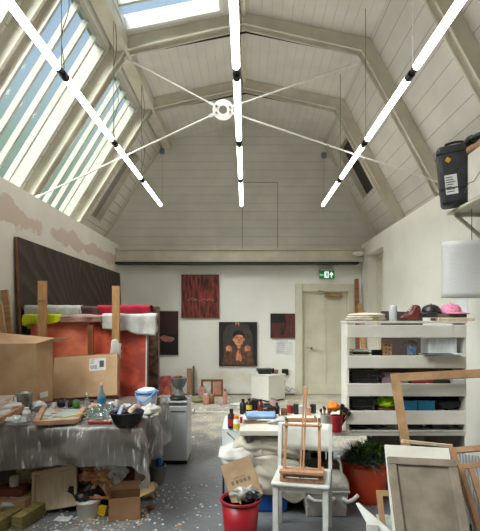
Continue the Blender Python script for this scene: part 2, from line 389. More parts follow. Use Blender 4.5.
# portal frames
def portal(y):
    mb = MB(); w = .055; dp = .16
    def inner(sl, u, n): return sl.q(u, 0, n)
    outer = [SL.q(-.05, 0, 0), Vector((KL[0], 0, KL[1])), Vector((RG[0], 0, RG[1])), Vector((KR[0], 0, KR[1])), SR.q(-.05, 0, 0)]
    nk = (SL.n+SUL.n); nk = nk/(nk.dot(SL.n)); nr = (SUL.n+SUR.n); nr = nr/nr.dot(SUL.n); nq = (SR.n+SUR.n); nq = nq/nq.dot(SR.n)
    inn = [outer[0]+SL.n*dp, outer[1]+nk*(dp+.03), outer[2]+nr*dp, outer[3]+nq*(dp+.03), outer[4]+SR.n*dp]
    for i in range(4):
        a, b_, c, d = outer[i], outer[i+1], inn[i+1], inn[i]
        q = lambda v, yy: Vector((v.x, yy, v.z))
        mb.hexa([q(a, y-w), q(b_, y-w), q(b_, y+w), q(a, y+w), q(d, y-w), q(c, y-w), q(c, y+w), q(d, y+w)])
        # wider cover board on the inner edge
        a2, b2 = d+(a-d)*.12, c+(b_-c)*.12; wb_ = w+.025
        mb.hexa([q(a2, y-wb_), q(b2, y-wb_), q(b2, y+wb_), q(a2, y+wb_), q(d, y-wb_), q(c, y-wb_), q(c, y+wb_), q(d, y+wb_)])
    return mb
for i, y in enumerate(FY):
    o = struct('beam_portal', portal(y), M_frame, bevel=.006)
struct('beam_purlin', MB().b(KL[0]-.02, KL[0]+.16, Y0, YB, KL[1]-.17, KL[1]+.0), M_frame, bevel=.01)
struct('trim_gable_edge', (lambda m: (SR.box(m, 0, SR.len, YB-.05, YB, 0, .05), SL.box(m, 0, SL.len, YB-.05, YB, 0, .04), m)[2])(MB()), M_frame)
struct('beam_ridge_conduit', MB().b(RG[0]-.025, RG[0]+.025, Y0, YB, RG[1]-.06, RG[1]), M_frame)
# conduit under the rafters
for y in (6.0, 7.65):
    q = [SUL.q(.15, y+.1, .15), SUL.q(SUL.len, y+.1, .17), SUR.q(.15, y+.1, .15)]
    one('conduit', MB().tube(q, .014), M_darkm, 'thin dark conduit under the ceiling on the %s rafter' % ('nearer' if y < 7 else 'farther'), 'conduit')
# skylights -------------------------------------------------------
M_skyglass = glassmat('skylight_glass', (.76, .79, .775, 1), .04, .1, .0, (205, 215, 212))
M_fin = mat('glazing_bar_cream', (180, 178, 167), (168, 166, 155), .5, scale=3)
wn = 0
for (u0, u1, y0, y1) in holesL[:5]:
    wn += 1; r = sroot('window_%d' % wn, SL.q(u0, y0, 0))
    fm = MB(); t = .045
    for a in ((u0, u1, y0, y0+t), (u0, u1, y1-t, y1), (u0, u0+t, y0+t, y1-t), (u1-t, u1, y0+t, y1-t)): SL.box(fm, *a, -.15, .006)
    obj('window_frame', fm, M_fin, r)
    g = MB(); SL.box(g, u0+.01, u1-.01, y0+.01, y1-.01, -.085, -.079); obj('pane', g, M_skyglass, r)
    n = 5
    for k in range(1, n):
        yy = y0+(y1-y0)*k/n; fb = MB(); SL.box(fb, u0+t, u1-t, yy-.018, yy+.018, -.078, -.008); obj('glazing_bar', fb, M_fin, r)
for (u0, u1, y0, y1) in holesUL:
    wn += 1; r = sroot('window_%d' % wn, SUL.q(u0, y0, 0))
    fm = MB(); t = .05
    for a in ((u0, u1, y0, y0+t), (u0, u1, y1-t, y1), (u0, u0+t, y0+t, y1-t), (u1-t, u1, y0+t, y1-t)): SUL.box(fm, *a, -.18, .01)
    obj('window_frame', fm, M_reveal, r)
    g = MB(); SUL.box(g, u0+.01, u1-.01, y0+.01, y1-.01, -.165, -.16); obj('pane', g, M_skyglass, r)
    for k in (1, 2, 3):
        yy = y0+(y1-y0)*k/4; fb = MB(); SUL.box(fb, u0+t, u1-t, yy-.02, yy+.02, -.158, -.09); obj('glazing_bar', fb, M_fin, r)
# roof windows of the last bay
def roofwin(sl, u0, u1, y0, y1, mblind, name):
    global wn
    wn += 1; r = sroot('window_%d' % wn, sl.q(u0, y0, 0)); fm = MB(); t = .035
    for a in ((u0, u1, y0, y0+t), (u0, u1, y1-t, y1), (u0, u0+t, y0+t, y1-t), (u1-t, u1, y0+t, y1-t)): sl.box(fm, *a, -.15, .01)
    obj('window_frame', fm, M_frame, r)
    g = MB(); sl.box(g, u0+t, u1-t, y0+t, y1-t, -.11, -.1); obj(name, g, mblind, r)
M_gblind = mat('grey_blind', (140, 137, 132), (128, 125, 121), .8, scale=60)
roofwin(SL, .38, 1.85, 8.2, 8.76, M_gblind, 'blind')
roofwin(SR, .92, 2.02, 8.2, 9.0, M_black, 'blackout_blind')
# door in the back wall ------------------------------------------
d1 = sroot('door_1', (1.6, YB, 0)); zt = PZ(292, YB)
obj('door_frame', MB().b(1.00, 1.15, YB-.03, YB+.16, 0, 2.27).b(2.07, 2.20, YB-.03, YB+.16, 0, 2.27).b(1.15, 2.07, YB-.03, YB+.16, zt+.01, 2.27), M_cream, d1, bevel=.008)
leaf = MB().b(1.155, 2.065, YB+.06, YB+.11, .01, zt)
for a, b_ in ((1.155, 1.28), (1.58, 1.64), (1.94, 2.065)): leaf.b(a, b_, YB+.045, YB+.06, .01, zt)
for a, b_ in ((.01, .2), (.9, 1.05), (zt-.12, zt)):
    for xa, xb in ((1.281, 1.579), (1.641, 1.939)): leaf.b(xa, xb, YB+.045, YB+.06, a, b_)
dl = obj('door_leaf', leaf, M_cream, d1)
kn = Vector((PX(311, YB), YB+.045, PZ(348, YB)))
MK = Matrix.Rotation(PI/2, 4, 'X')
obj('door_knob', MB().lathe([(.0, 0), (.025, .0), (.025, .006), (.009, .008), (.009, .03), (.026, .038), (.03, .05), (.02, .062), (0, .065)], kn, 16, MK), M_brass, d1, smooth=True)
obj('keyhole_plate', MB().lathe([(.0, 0), (.018, .0), (.016, .006), (0, .007)], kn-Vector((.055, 0, 0)), 14, MK), M_brass, d1, smooth=True)
obj('door_closer', MB().b(PX(325, YB), PX(342, YB), YB-.03, YB+.045, zt-.1, zt-.035).bar((PX(318, YB), YB-.06, zt+.03), (PX(330, YB), YB-.03, zt-.03), .02, .02), mat('closer_gold', (176, 142, 84), (150, 118, 66), .4, metal=.5), d1, bevel=.005)
# exit sign
M_green = emis('sign_green', rgb(0, 120, 66), .25); M_wlit = emis('sign_white', rgb(235, 250, 240), .5)
ex = thing('exit_sign', 'green and white lit exit sign with running man and arrow above the door', 'exit sign', (PX(327.5, 9.3), 9.3, PZ(279, 9.3)))
x0, x1, zz0, zz1 = PX(319.3, 9.3), PX(334.6, 9.3), PZ(278.6, 9.3), PZ(270.6, 9.3)
obj('housing', MB().b(x0+.01, x1-.01, 9.31, 9.37, zz0-.005, zz1+.05), M_frame, ex, bevel=.004)
obj('sign_panel', MB().b(x0, x1, 9.3, 9.31, zz0, zz1), M_green, ex)
R = Matrix(((1, 0, 0, 0), (0, 0, -1, 0), (0, 1, 0, 0), (0, 0, 0, 1)))
def on_front(x, y, z, parent):
    M = R.copy(); M.translation = Vector((x, y, z))-parent.location; return M
txt('sign_text', 'Exit', .05, M_wlit, ex, on_front(x0+.01, 9.299, zz0+.06, ex))
pw = x0+.118
obj('running_man_pictogram', MB().poly([(0, 0), (.088, 0), (.088, .13), (0, .13)], 0, .001, Matrix.Translation(Vector((pw-.015, 9.299, zz0+.015))) @ R), M_wlit, ex)
rm = MB()
TR = Matrix.Translation(Vector((pw, 9.2975, zz0+.02))) @ R
rm.poly(ell(.04, .1, .01, .011, 10), 0, .0008, TR); rm.poly([(.02, .086), (.045, .088), (.05, .05), (.03, .045)], 0, .0008, TR)
rm.poly([(.03, .05), (.045, .05), (.062, .02), (.05, .016)], 0, .0008, TR); rm.poly([(.028, .05), (.038, .045), (.02, .02), (.0, .022), (.0, .03), (.014, .032)], 0, .0008, TR)
rm.poly([(.045, .085), (.066, .066), (.06, .06), (.042, .072)], 0, .0008, TR); rm.poly([(.022, .086), (.004, .068), (.01, .062), (.026, .074)], 0, .0008, TR)
obj('running_man', rm, M_green, ex)
ar = MB(); TA = Matrix.Translation(Vector((x0+.245, 9.299, zz0+.022))) @ R
ar.poly([(-.012, 0), (.012, 0), (.012, .06), (.036, .045), (.04, .065), (0, .12), (-.04, .065), (-.036, .045), (-.012, .06)], 0, .001, TA)
obj('arrow', ar, M_wlit, ex)
# fittings on the gable and beam
for px, py, nm in ((162, 151, 'left'), (324, 155, 'right')):
    t = thing('junction_box', 'small grey sensor box on the gable near the %s end of the lamp rows' % nm, 'sensor', (PX(px, 9.33), 9.35, PZ(py, 9.33)))
    x, z = PX(px, 9.33), PZ(py, 9.33)
    obj('housing', MB().b(x-.045, x+.045, 9.31, 9.379, z-.05, z+.05), mat('sensor_grey', (120, 132, 132), (100, 112, 112), .5), t, bevel=.006)
    obj('cable', MB().tube([(x, 9.37, z-.05), (x, 9.37, z-1.2)], .004), M_frame, t)
t = thing('alarm_sounder', 'round white fitting on a bracket at the right end of the beam', 'alarm', (PX(358, 9.1), 9.05, PZ(256, 9.1)))
x, z = PX(356, 9.1), PZ(255, 9.1)
obj('bracket', MB().b(x+.0, x+.13, 9.05, 9.16, z+.03, z+.06), M_reveal, t)
obj('dome', MB().lathe([(0, -.03), (.05, -.03), (.1, 0), (.11, .02), (.1, .045), (0, .05)], (x+.03, 9.03, z), 18), M_reveal, t, smooth=True)
# tie rods with central ring: one assembly in the plane of the nearer portal
hub = Vector((PX(223, 5.93), 5.93, PZ(110, 5.93)))
t = thing('tie_rod_assembly', 'four thin white tie rods meeting at a round steel ring plate', 'tie rods', hub)
M_rod = mat('white_steel', (228, 226, 220), (212, 210, 204), .35, scale=9)
ringm = MB(); n = 28
for (ra, rb, yy) in ((.055, .135, 0),):
    vs = []; fs = []
    for k in range(n):
        a = 2*PI*k/n
        for r_ in (ra, rb):
            for dy in (-.012, .012): vs.append(hub+Vector((math.cos(a)*r_, dy, math.sin(a)*r_)))
    for k in range(n):
        a, b_ = k*4, ((k+1) % n)*4
        fs += [(a, b_, b_+2, a+2), (a+1, a+3, b_+3, b_+1), (a, a+1, b_+1, b_), (a+2, b_+2, b_+3, a+3)]
    ringm.add(vs, fs)
obj('ring_plate', ringm, M_rod, t)
ends = [P(125, 58, 5.93), P(33, 199, 5.93), P(357, 63, 5.93), Vector((2.62, 5.93, PZ(186, 5.93)))]
for e in ends:
    d = (e-hub).normalized()
    rd = obj('rod', MB().cyl(hub+d*.11, e, .011, n=8), M_rod, t)
    obj('fork_end', MB().bar(hub+d*.08, hub+d*.2, .035, .03, (0, 1, 0)), M_rod, rd); obj('fork_end', MB().bar(e-d*.1, e, .035, .03, (0, 1, 0)), M_rod, rd)
    obj('bolt', MB().cyl(hub+d*.095+Vector((0, -.022, 0)), hub+d*.095+Vector((0, .022, 0)), .014, n=8), M_metal, t)
# linear pendant rows
LAMPC = emis('lamp_tube', rgb(255, 247, 238), LAMP_S)
ZL = 3.61
def lamp_row(x, nm, px_wob):
    t = thing('linear_pendant_light', 'row of lit white tube lamps, %s' % nm, 'ceiling light', (x, 5.3, ZL), 'rows of tube lamps under the roof')
    ys = [.85, 2.35, 3.84, 5.35, 6.78, 8.32]
    for i in range(5):
        a, b_ = ys[i]+.09, ys[i+1]-.07
        if i == 4: b_ = ys[i+1]
        tb = MB(); r_ = .031
        MR = Matrix.Rotation(-PI/2, 4, 'X')
        tb.lathe([(0, 0), (r_*.7, .004), (r_, .02), (r_, b_-a-.02), (r_*.7, b_-a-.004), (0, b_-a)], (x, a, ZL), 14, MR)
        obj('lamp_tube', tb, LAMPC, t, smooth=True)
        if i < 4:
            y = ys[i+1]; c = MB().cyl((x, y-.075, ZL), (x, y-.035, ZL), .03, n=12).cyl((x, y+.02, ZL), (x, y+.1, ZL), .032, n=12).cyl((x, y-.04, ZL), (x, y+.03, ZL), .014, n=8)
            cn = obj('connector', c, M_darkm, t, smooth=False)
            zc = 5.4 if abs(x) < .5 else (5.16 if abs(x) < 1.62 else 5.0)
            obj('suspension_wire', MB().cyl((x, y, ZL+.02), (x, y, zc), .004, n=5), M_metal, t)
            if x < -1 or (i == 2 and x < .5):
                pts = [(x+.01, y+.02, ZL+.02)]
                for k in range(1, 25):
                    f = k/24.0; pts.append((x+.03*math.sin(f*PI)*math.cos(k*.55+i)+.02*math.sin(f*PI), y+.03+.02*math.sin(k*.8+i), ZL+f*(zc-ZL)))
                obj('cable', MB().tube(pts, .0035, 5), M_darkm, t)
lamp_row(-1.54, 'on the window side', 0); lamp_row(-.08, 'under the ridge', 0); lamp_row(1.39, 'on the right side under the plain boarded slope', 0)
# ================================================================== WALL PIECES, PAINTINGS
def canvas(name, label, BL, BR, TL, th, mface, group=None, side=None, cat='painting'):
    """stretched canvas: front face plane given by corners, thickness behind"""
    M, w, h = plane_matrix(BL, BR, TL); t = mthing(name, label, cat, M, group)
    obj('stretched_sides', MB().b(0, w, 0, h, -th, -.003), side or M_card2, t, world=False)
    obj('painted_face', MB().b(0, w, 0, h, -.003, 0), mface, t, world=False)
    return t, w, h
def wallpic(name, label, px0, py0, px1, py1, mface, th=.035, side=None, y=9.38):
    y2 = y-th-.004
    return canvas(name, label, P(px0, py1, y2), P(px1, py1, y2), P(px0, py0, y2), th, mface, None, side)
M_cside = mat('canvas_side_dark', (48, 34, 30), (36, 26, 24), .7)
# large red abstract: vertical strokes
M_pred = mat('painting_red_strokes', (150, 58, 50), (48, 28, 28), .5, scale=5, stretch=(4.5, .7, 1), lo=.38, hi=.62, detail=8, bump=.2)
t, w, h = wallpic('wall_painting', 'dark red abstract painting of vertical strokes, highest on the back wall', 181.3, 274.5, 219, 318, M_pred, side=M_cside)
ln = MB()
for k in range(60):
    x = random.uniform(.03, w-.03); y = random.uniform(.05, h-.03); hh = random.uniform(.05, .22)
    y = min(y, h-hh-.02); ln.b(x, x+.006, y, y+hh, 0, .0015)
obj('dark_strokes', ln, mat('stroke_dark', (44, 26, 26), (60, 32, 30), .5), t, world=False)
ln = MB()
for k in range(26):
    x = random.uniform(.14, w-.1); y = h*.42+random.gauss(0, .02); a = random.uniform(-.5, .7)
    ln.b(-.02, .02, -.0035, .0035, .0015, .003, Matrix.Translation((x, y, 0)) @ Matrix.Rotation(a, 4, 'Z'))
obj('pale_marks', ln, mat('stroke_pale', (196, 150, 130), (170, 110, 96), .5), t, world=False)
# left dark painting with pale hand-like shape
M_pdk = mat('painting_dark_plum', (66, 40, 40), (52, 32, 34), .45, scale=3)
t, w, h = wallpic('wall_painting', 'plum and black painting with a pale pink hand shape, beside the red canvas rack', 146, 311, 178, 355, M_pdk, side=M_cside)
obj('black_area', MB().poly([(0, 0), (w, 0), (w, h*.46), (w*.5, h*.5), (0, h*.47)], 0, .001), mat('paint_black', (34, 30, 32), (28, 25, 27), .45), t, world=False)
obj('hand_shape', MB().poly([(w*.42, h*.40), (w*.55, h*.46), (w*.72, h*.42), (w*.86, h*.40), (w*.9, h*.36), (w*.8, h*.3), (w*.62, h*.3), (w*.5, h*.33)], .001, .002), mat('paint_pink', (176, 120, 108), (140, 88, 80), .45), t, world=False)
# portrait
M_pbk = mat('portrait_ground', (44, 38, 38), (32, 28, 29), .5, scale=4)
t, w, h = wallpic('portrait_painting', 'portrait of a dark haired man in brown coat, hands pressed together', 219, 322, 257, 366, M_pbk, side=M_cside)
M_skin = mat('paint_skin', (232, 160, 116), (186, 112, 80), .5, scale=9); M_coat = mat('paint_brown_coat', (122, 84, 68), (78, 54, 46), .5, scale=14, detail=8)
M_skd = mat('paint_skin_shade', (128, 74, 54), (110, 62, 46), .5); M_hair = mat('paint_hair', (28, 22, 22), (38, 30, 28), .5)
u = lambda pts: [(x*w, y*h) for x, y in pts]
obj('painted_standing_figure', MB().poly(u([(.12, .2), (.1, .7), (.2, .93), (.45, .97), (.75, .95), (.88, .7), (.9, .2)]), 0, .0006), mat('paint_grey_cloth', (76, 70, 70), (60, 56, 56), .5, scale=8), t, world=False)
obj('painted_coat', MB().poly(u([(.08, .03), (.12, .2), (.17, .38), (.26, .46), (.4, .44), (.5, .38), (.62, .45), (.8, .46), (.86, .33), (.93, .03)]), .0006, .0012), M_coat, t, world=False)
hd = MB().poly(ell(.52*w, .6*h, .125*w, .15*h, 20), .0012, .0018)
hd.poly(ell(.385*w, .6*h, .025*w, .04*h, 8), .0012, .0017).poly(ell(.655*w, .6*h, .025*w, .04*h, 8), .0012, .0017).poly(u([(.46, .5), (.58, .5), (.56, .4), (.49, .4)]), .001, .0016)
obj('painted_head', hd, M_skin, t, world=False)
hr = MB().poly(u([(.37, .62), (.36, .72), (.42, .79), (.5, .81), (.6, .79), (.67, .73), (.66, .62), (.63, .69), (.56, .71), (.47, .71), (.41, .68)]), .0018, .0024)
obj('painted_hair', hr, M_hair, t, world=False)
fe = MB().poly(ell(.465*w, .62*h, .022*w, .008*h, 8), .0018, .0026).poly(ell(.575*w, .62*h, .022*w, .008*h, 8), .0018, .0026)
fe.poly(u([(.43, .645), (.5, .65), (.5, .642), (.43, .637)]), .0018, .0026).poly(u([(.54, .65), (.61, .645), (.61, .637), (.54, .642)]), .0018, .0026)
fe.poly(u([(.51, .61), (.53, .61), (.545, .565), (.5, .565)]), .0018, .0024).poly(u([(.475, .53), (.52, .54), (.565, .53), (.52, .52)]), .0018, .0026)
obj('painted_features', fe, M_skd, t, world=False)
for cx in (.26, .75):
    hn = MB(); hn.poly(ell(cx*w, .41*h, .08*w, .055*h, 14), .0012, .0018)
    for k in range(4): hn.poly(ell((cx-.06+.04*k)*w, .365*h, .016*w, .035*h, 8), .0014, .002)
    obj('painted_hand', hn, M_skin, t, world=False)
pr = MB().poly(u([(.44, .12), (.46, .28), (.5, .37), (.52, .37), (.53, .26), (.52, .14)]), .0014, .002).poly(u([(.53, .12), (.535, .28), (.53, .36), (.56, .32), (.6, .16), (.58, .1)]), .0014, .002)
obj('painted_praying_hands', pr, M_skin, t, world=False)
obj('painted_fingers_above', MB().poly(u([(.42, .99), (.45, .91), (.47, .99)]), .0008, .0014).poly(u([(.48, .99), (.53, .9), (.53, .99)]), .0008, .0014), M_skin, t, world=False)
# small right one
M_ps = mat('painting_maroon', (100, 46, 42), (70, 38, 38), .5, scale=4, stretch=(3, 1, 1))
t, w, h = wallpic('wall_painting', 'small maroon and black painting above the taped sheets beside the door', 270.5, 313.5, 295, 338, M_ps, side=M_cside)
obj('dark_band', MB().poly([(0, h*.62), (w*.62, h*.62), (w*.6, h), (0, h)], 0, .001), M_hair, t, world=False)
obj('dark_outline', MB().poly([(w*.42, h*.15), (w*.47, h*.1), (w*.56, h*.15), (w*.64, h*.75), (w*.6, h*.78), (w*.5, h*.25), (w*.46, h*.7), (w*.43, h*.6)], .001, .002), M_hair, t, world=False)
# taped sheets with notes
t = thing('note_sheets', 'two white sheets of handwritten notes taped under the small maroon painting', 'paper', P(283, 355, 9.37))
obj('sheet', MB().b(PX(276, 9.37), PX(288, 9.37), 9.374, 9.378, PZ(354, 9.37), PZ(340, 9.37)), M_paper, t)
sh2 = obj('sheet', MB().b(PX(285, 9.37), PX(292.5, 9.37), 9.370, 9.373, PZ(355, 9.37), PZ(342, 9.37)), M_paper, t)
nl = MB()
for r in range(6):
    z = PZ(342+r*2, 9.37); nl.b(PX(277, 9.37), PX(277+random.uniform(5, 10), 9.37), 9.3725, 9.374, z, z+.006)
obj('handwriting', nl, mat('ink_blue', (120, 124, 140), (100, 104, 120), .7), t)
# socket with cable
t = thing('wall_socket', 'black double socket on the back wall with a dangling cable', 'socket', P(285, 375, 9.37))
obj('socket_plate', MB().b(PX(281.8, 9.37), PX(288.2, 9.37), 9.34, 9.379, PZ(375, 9.37), PZ(369, 9.37)), M_black, t, bevel=.004)
obj('cable', MB().tube([P(284, 375, 9.34), P(285, 382, 9.34), P(284, 388, 9.3), P(289, 392, 9.25), P(292, 388, 9.25), P(295, 390, 9.2)], .006), M_black, t)
# large dark carved panels leaning on left wall
def ring_mat():
    m, nt, b = newmat('dark_engraved_board'); L = nt.links; b.inputs['Roughness'].default_value = .75
    tc = N(nt, 'ShaderNodeTexCoord'); mp = N(nt, 'ShaderNodeMapping'); mp.inputs['Location'].default_value = (-1.9, -.75, 0)
    L.new(tc.outputs['Object'], mp.inputs['Vector'])
    gr = N(nt, 'ShaderNodeTexNoise'); gr.inputs['Scale'].default_value = 3; gr.inputs['Detail'].default_value = 4; L.new(mp.outputs['Vector'], gr.inputs['Vector'])
    se = N(nt, 'ShaderNodeSeparateXYZ'); L.new(mp.outputs['Vector'], se.inputs[0])
    at = N(nt, 'ShaderNodeMath', operation='ARCTAN2'); L.new(se.outputs['X'], at.inputs[0]); L.new(se.outputs['Y'], at.inputs[1])
    mu = N(nt, 'ShaderNodeMath', operation='MULTIPLY_ADD'); mu.inputs[1].default_value = 46; L.new(at.outputs[0], mu.inputs[0])
    g2 = N(nt, 'ShaderNodeMath', operation='MULTIPLY'); g2.inputs[1].default_value = 5; L.new(gr.outputs['Fac'], g2.inputs[0]); L.new(g2.outputs[0], mu.inputs[2])
    si = N(nt, 'ShaderNodeMath', operation='SINE'); L.new(mu.outputs[0], si.inputs[0])
    rp = N(nt, 'ShaderNodeValToRGB'); rp.color_ramp.elements[0].position = .2; rp.color_ramp.elements[1].position = .9
    rp.color_ramp.elements[0].color = rgb(50, 38, 33); rp.color_ramp.elements[1].color = rgb(68, 53, 46); L.new(si.outputs[0], rp.inputs['Fac'])
    L.new(rp.outputs['Color'], b.inputs['Base Color'])
    bp = N(nt, 'ShaderNodeBump'); bp.inputs['Strength'].default_value = .5; bp.inputs['Distance'].default_value = .01; L.new(si.outputs[0], bp.inputs['Height']); L.new(bp.outputs['Normal'], b.inputs['Normal'])
    return m
M_ringb = ring_mat()
zt = 2.47
canvas('grooved_artwork', 'big dark brown grooved panel on the left wall, nearer of the two', (XL+.14, 5.14, .35), (XL+.14, 7.08, .35), (XL+.05, 5.14, zt), .035, M_ringb, 'dark grooved panels on the left wall', side=M_woodd)
canvas('grooved_artwork', 'big dark brown grooved panel on the left wall, farther one reaching the corner', (XL+.14, 7.12, .35), (XL+.14, 9.3, .35), (XL+.05, 7.12, zt), .035, M_ringb, 'dark grooved panels on the left wall', side=M_woodd)
for y in (5.5, 6.8, 7.5, 8.9):
    pass
one('timber_support', MB().b(XL+.02, XL+.22, 5.1, 9.34, .26, .345), M_woodd, 'low wooden rail along the left wall carrying the dark panels', 'rail')
# planks leaning at far left
for i, (xa, xb, w_) in enumerate(((-1, 12, .07), (-12, 4, .05))):
    a, b_ = Vector((0, 4.86-i*.06, 0)), Vector((XL+.04, 4.88-i*.1, PZ(290+i*14, 4.88)))
    a = Vector((b_.x+.22, a.y, .0))
    one('timber_batten', MB().bar(a+Vector((0, 0, .01)), b_, w_, .03, (0, 1, 0)), M_wood if i == 0 else M_card, ('pale timber batten leaning on the left wall beside the dark panel' if i == 0 else 'brown batten leaning at the left edge behind the carton'), 'batten')
# sticks standing in the far right corner
def stick(a, b_, w_, m, label):
    one('wooden_stick', MB().bar(a, b_, w_, w_*.6, (0, 1, 0)), m, label, 'wooden stick')
stick(Vector((2.2, 9.0, .01)), P(356.5, 279, 9.2), .08, M_woodd, 'tall brown stick standing in the corner beside the door')
stick(Vector((2.29, 8.6, .01)), P(359.5, 304, 9.15), .09, M_wood, 'shorter pale stick in front of the tall brown one by the door')
# white cabinet at the back wall
c = Vector((PX(268, 8.85), 8.85, 0))
t = thing('storage_cube', 'white paint-spotted cube cabinet against the back wall below the socket', 'cabinet', c, rz=-.85)
M_spot = mat('spotted_white', (224, 222, 215), (190, 184, 170), .5, scale=26, lo=.27, hi=.33, bump=.1)
obj('body', MB().b(-.24, .24, -.22, .22, .03, .48), M_spot, t, world=False, bevel=.006)
obj('base', MB().b(-.22, .22, -.2, .2, 0, .03), M_black, t, world=False)
obj('top_plate', MB().b(-.25, .25, -.23, .23, .48, .5), M_spot, t, world=False)
sp = MB()
for k in range(10): sp.b(-.2421, -.24, -.18+random.random()*.36, -.17+random.random()*.01, 0, 0)
zc = .5
one('black_tray', MB().b(-.14, .1, -.07, .07, 0, .05, Matrix.Rotation(.2, 4, 'Z')).b(-.16, .12, -.09, .09, .05, .1, Matrix.Rotation(.2, 4, 'Z')), M_black, 'black tray stack lying on the white cube cabinet', 'tray', bevel=.01).location = c+Vector((-.07, -.02, zc))
one('paint_pot', MB().lathe([(0, 0), (.035, 0), (.04, .06), (.04, .075), (0, .075)]), M_woodd, 'tiny brown pot on the right corner of the white cube cabinet', 'pot', smooth=True).location = c+Vector((.16, .0, zc))
one('paint_pot', MB().lathe([(0, 0), (.03, 0), (.03, .08), (.02, .09), (0, .09)]), M_black, 'tiny black pot beside the brown one on the white cube cabinet', 'pot', smooth=True).location = c+Vector((.1, .1, zc))
# things on the floor by the back wall
t, w, h = canvas('small_canvas', 'small pink and orange canvas leaning on the back wall behind the urn', P(157, 396, 9.2)+Vector((0, 0, .0)), P(171.5, 396, 9.2), P(157, 376.5, 9.34), .02, mat('pink_orange_paint', (196, 92, 84), (150, 52, 62), .5, scale=7, lo=.4, hi=.6))
obj('orange_figure', MB().poly([(w*.3, h*.02), (w*.95, h*.02), (w*.9, h*.35), (w*.7, h*.5), (w*.55, h*.42), (w*.6, h*.3)], 0, .001), mat('orange_paint', (214, 120, 84), (190, 90, 60), .5), t, world=False)
stk = one('upright_batten', MB().b(-.05, .05, -.02, .02, 0, .55), M_beech, 'pinkish batten standing on end against the back wall beside the urn', 'batten'); stk.location = P(189.5, 396, 9.3)
stk.location.z = .0
one('upright_batten', MB().b(-.018, .018, -.02, .02, 0, .6), M_metal, 'thin grey batten beside the pinkish one at the back wall', 'batten').location = (PX(193.5, 9.3), 9.3, 0)
def jar(name, label, loc, r, h, m, lid=None, cat='jar', group=None, neck=.6):
    t = thing(name, label, cat, loc, group)
    obj('body', MB().lathe([(0, 0), (r*.95, 0), (r, h*.06), (r, h*.75), (r*neck, h*.86), (r*neck, h*.9), (0, h*.9)], n=16), m, t, world=False, smooth=True)
    obj('lid', MB().lathe([(0, h*.86), (r*neck*1.08, h*.86), (r*neck*1.08, h), (0, h)], n=14), lid or M_white, t, world=False)
    return t
def mug(name, label, loc, r, h, m, cat='pot', r2=None, group=None, wall=.006):
    """open vessel with rim"""
    r2 = r2 or r
    mb = MB().lathe([(0, 0), (r2*.96, 0), (r2, .004), (r, h-.004), (r+.003, h), (r-wall, h), (r-wall-.001, h-.01), (r2-wall, .012), (0, .012)], n=20)
    return one(name, mb, m, label, cat, group, smooth=True) if loc is None else _mv(one(name, mb, m, label, cat, group, smooth=True), loc)
def _mv(o, loc): o.location = Vector(loc); return o
M_terr = mat('pink_terracotta', (206, 158, 140), (184, 130, 114), .6, scale=9)
def FX(px, py, d=None):
    d = d or 713.0/(py-CY); return Vector((PX(px, d), d, 0))
jar('paint_jar', 'pinkish jar on the floor by the back wall right of the battens', (PX(202, 9.1), 9.1, 0), .07, .22, M_terr, M_terr)
fr = thing('small_picture', 'small wood frame with pale panels leaning at the back wall left of the portrait', 'frame', (PX(212, 9.2), 9.2, 0))
obj('frame_bars', MB().b(-.22, -.18, 0, .03, 0, .34).b(.18, .22, 0, .03, 0, .34).b(-.18, .18, 0, .03, 0, .04).b(-.18, .18, 0, .03, .3, .34).b(-.02, .02, 0, .03, .04, .3), M_woodd, fr, world=False)
obj('panel', MB().b(.03, .18, .01, .02, .04, .3), M_terr, fr, world=False)
obj('panel', MB().b(-.18, -.03, .012, .022, .04, .3), M_paper, fr, world=False)
t = jar('glass_bottle', 'slim pinkish bottle standing alone on the floor under the portrait', FX(225, 404), .04, .27, M_terr, M_woodd, 'bottle', neck=.35)
jar('paint_jar', 'short jar with pale label on the floor before the small frame', FX(206, 404), .06, .19, M_terr, M_paper); jar('paint_jar', 'short plain jar on the floor just right of the labelled jar', FX(211.5, 403.5), .055, .17, M_woodd, M_terr)
one('green_rag', MB().blob((0, 0, .03), (.22, .1, .045), .25, 2.5, 3, 20, 10, flat=-.03), mat('olive_cloth', (150, 150, 104), (126, 124, 84), .8), 'flat olive rag on the floor near the battens', 'rag', smooth=True).location = FX(196, 402)
one('rolled_brush', MB().cyl((-.35, 0, .025), (.3, -.1, .025), .014).cyl((-.42, .01, .03), (-.35, 0, .03), .04), M_cloth, 'long thin paint roller lying on the floor beyond the washing machine', 'paint roller').location = FX(212, 414)
one('paper_scrap', MB().blob((0, 0, .015), (.16, .1, .02), .3, 2, 9, 20, 8, flat=-.015), M_paper, 'crumpled white paper on the floor in front of the cube cabinet', 'paper', smooth=True).location = FX(238, 405)
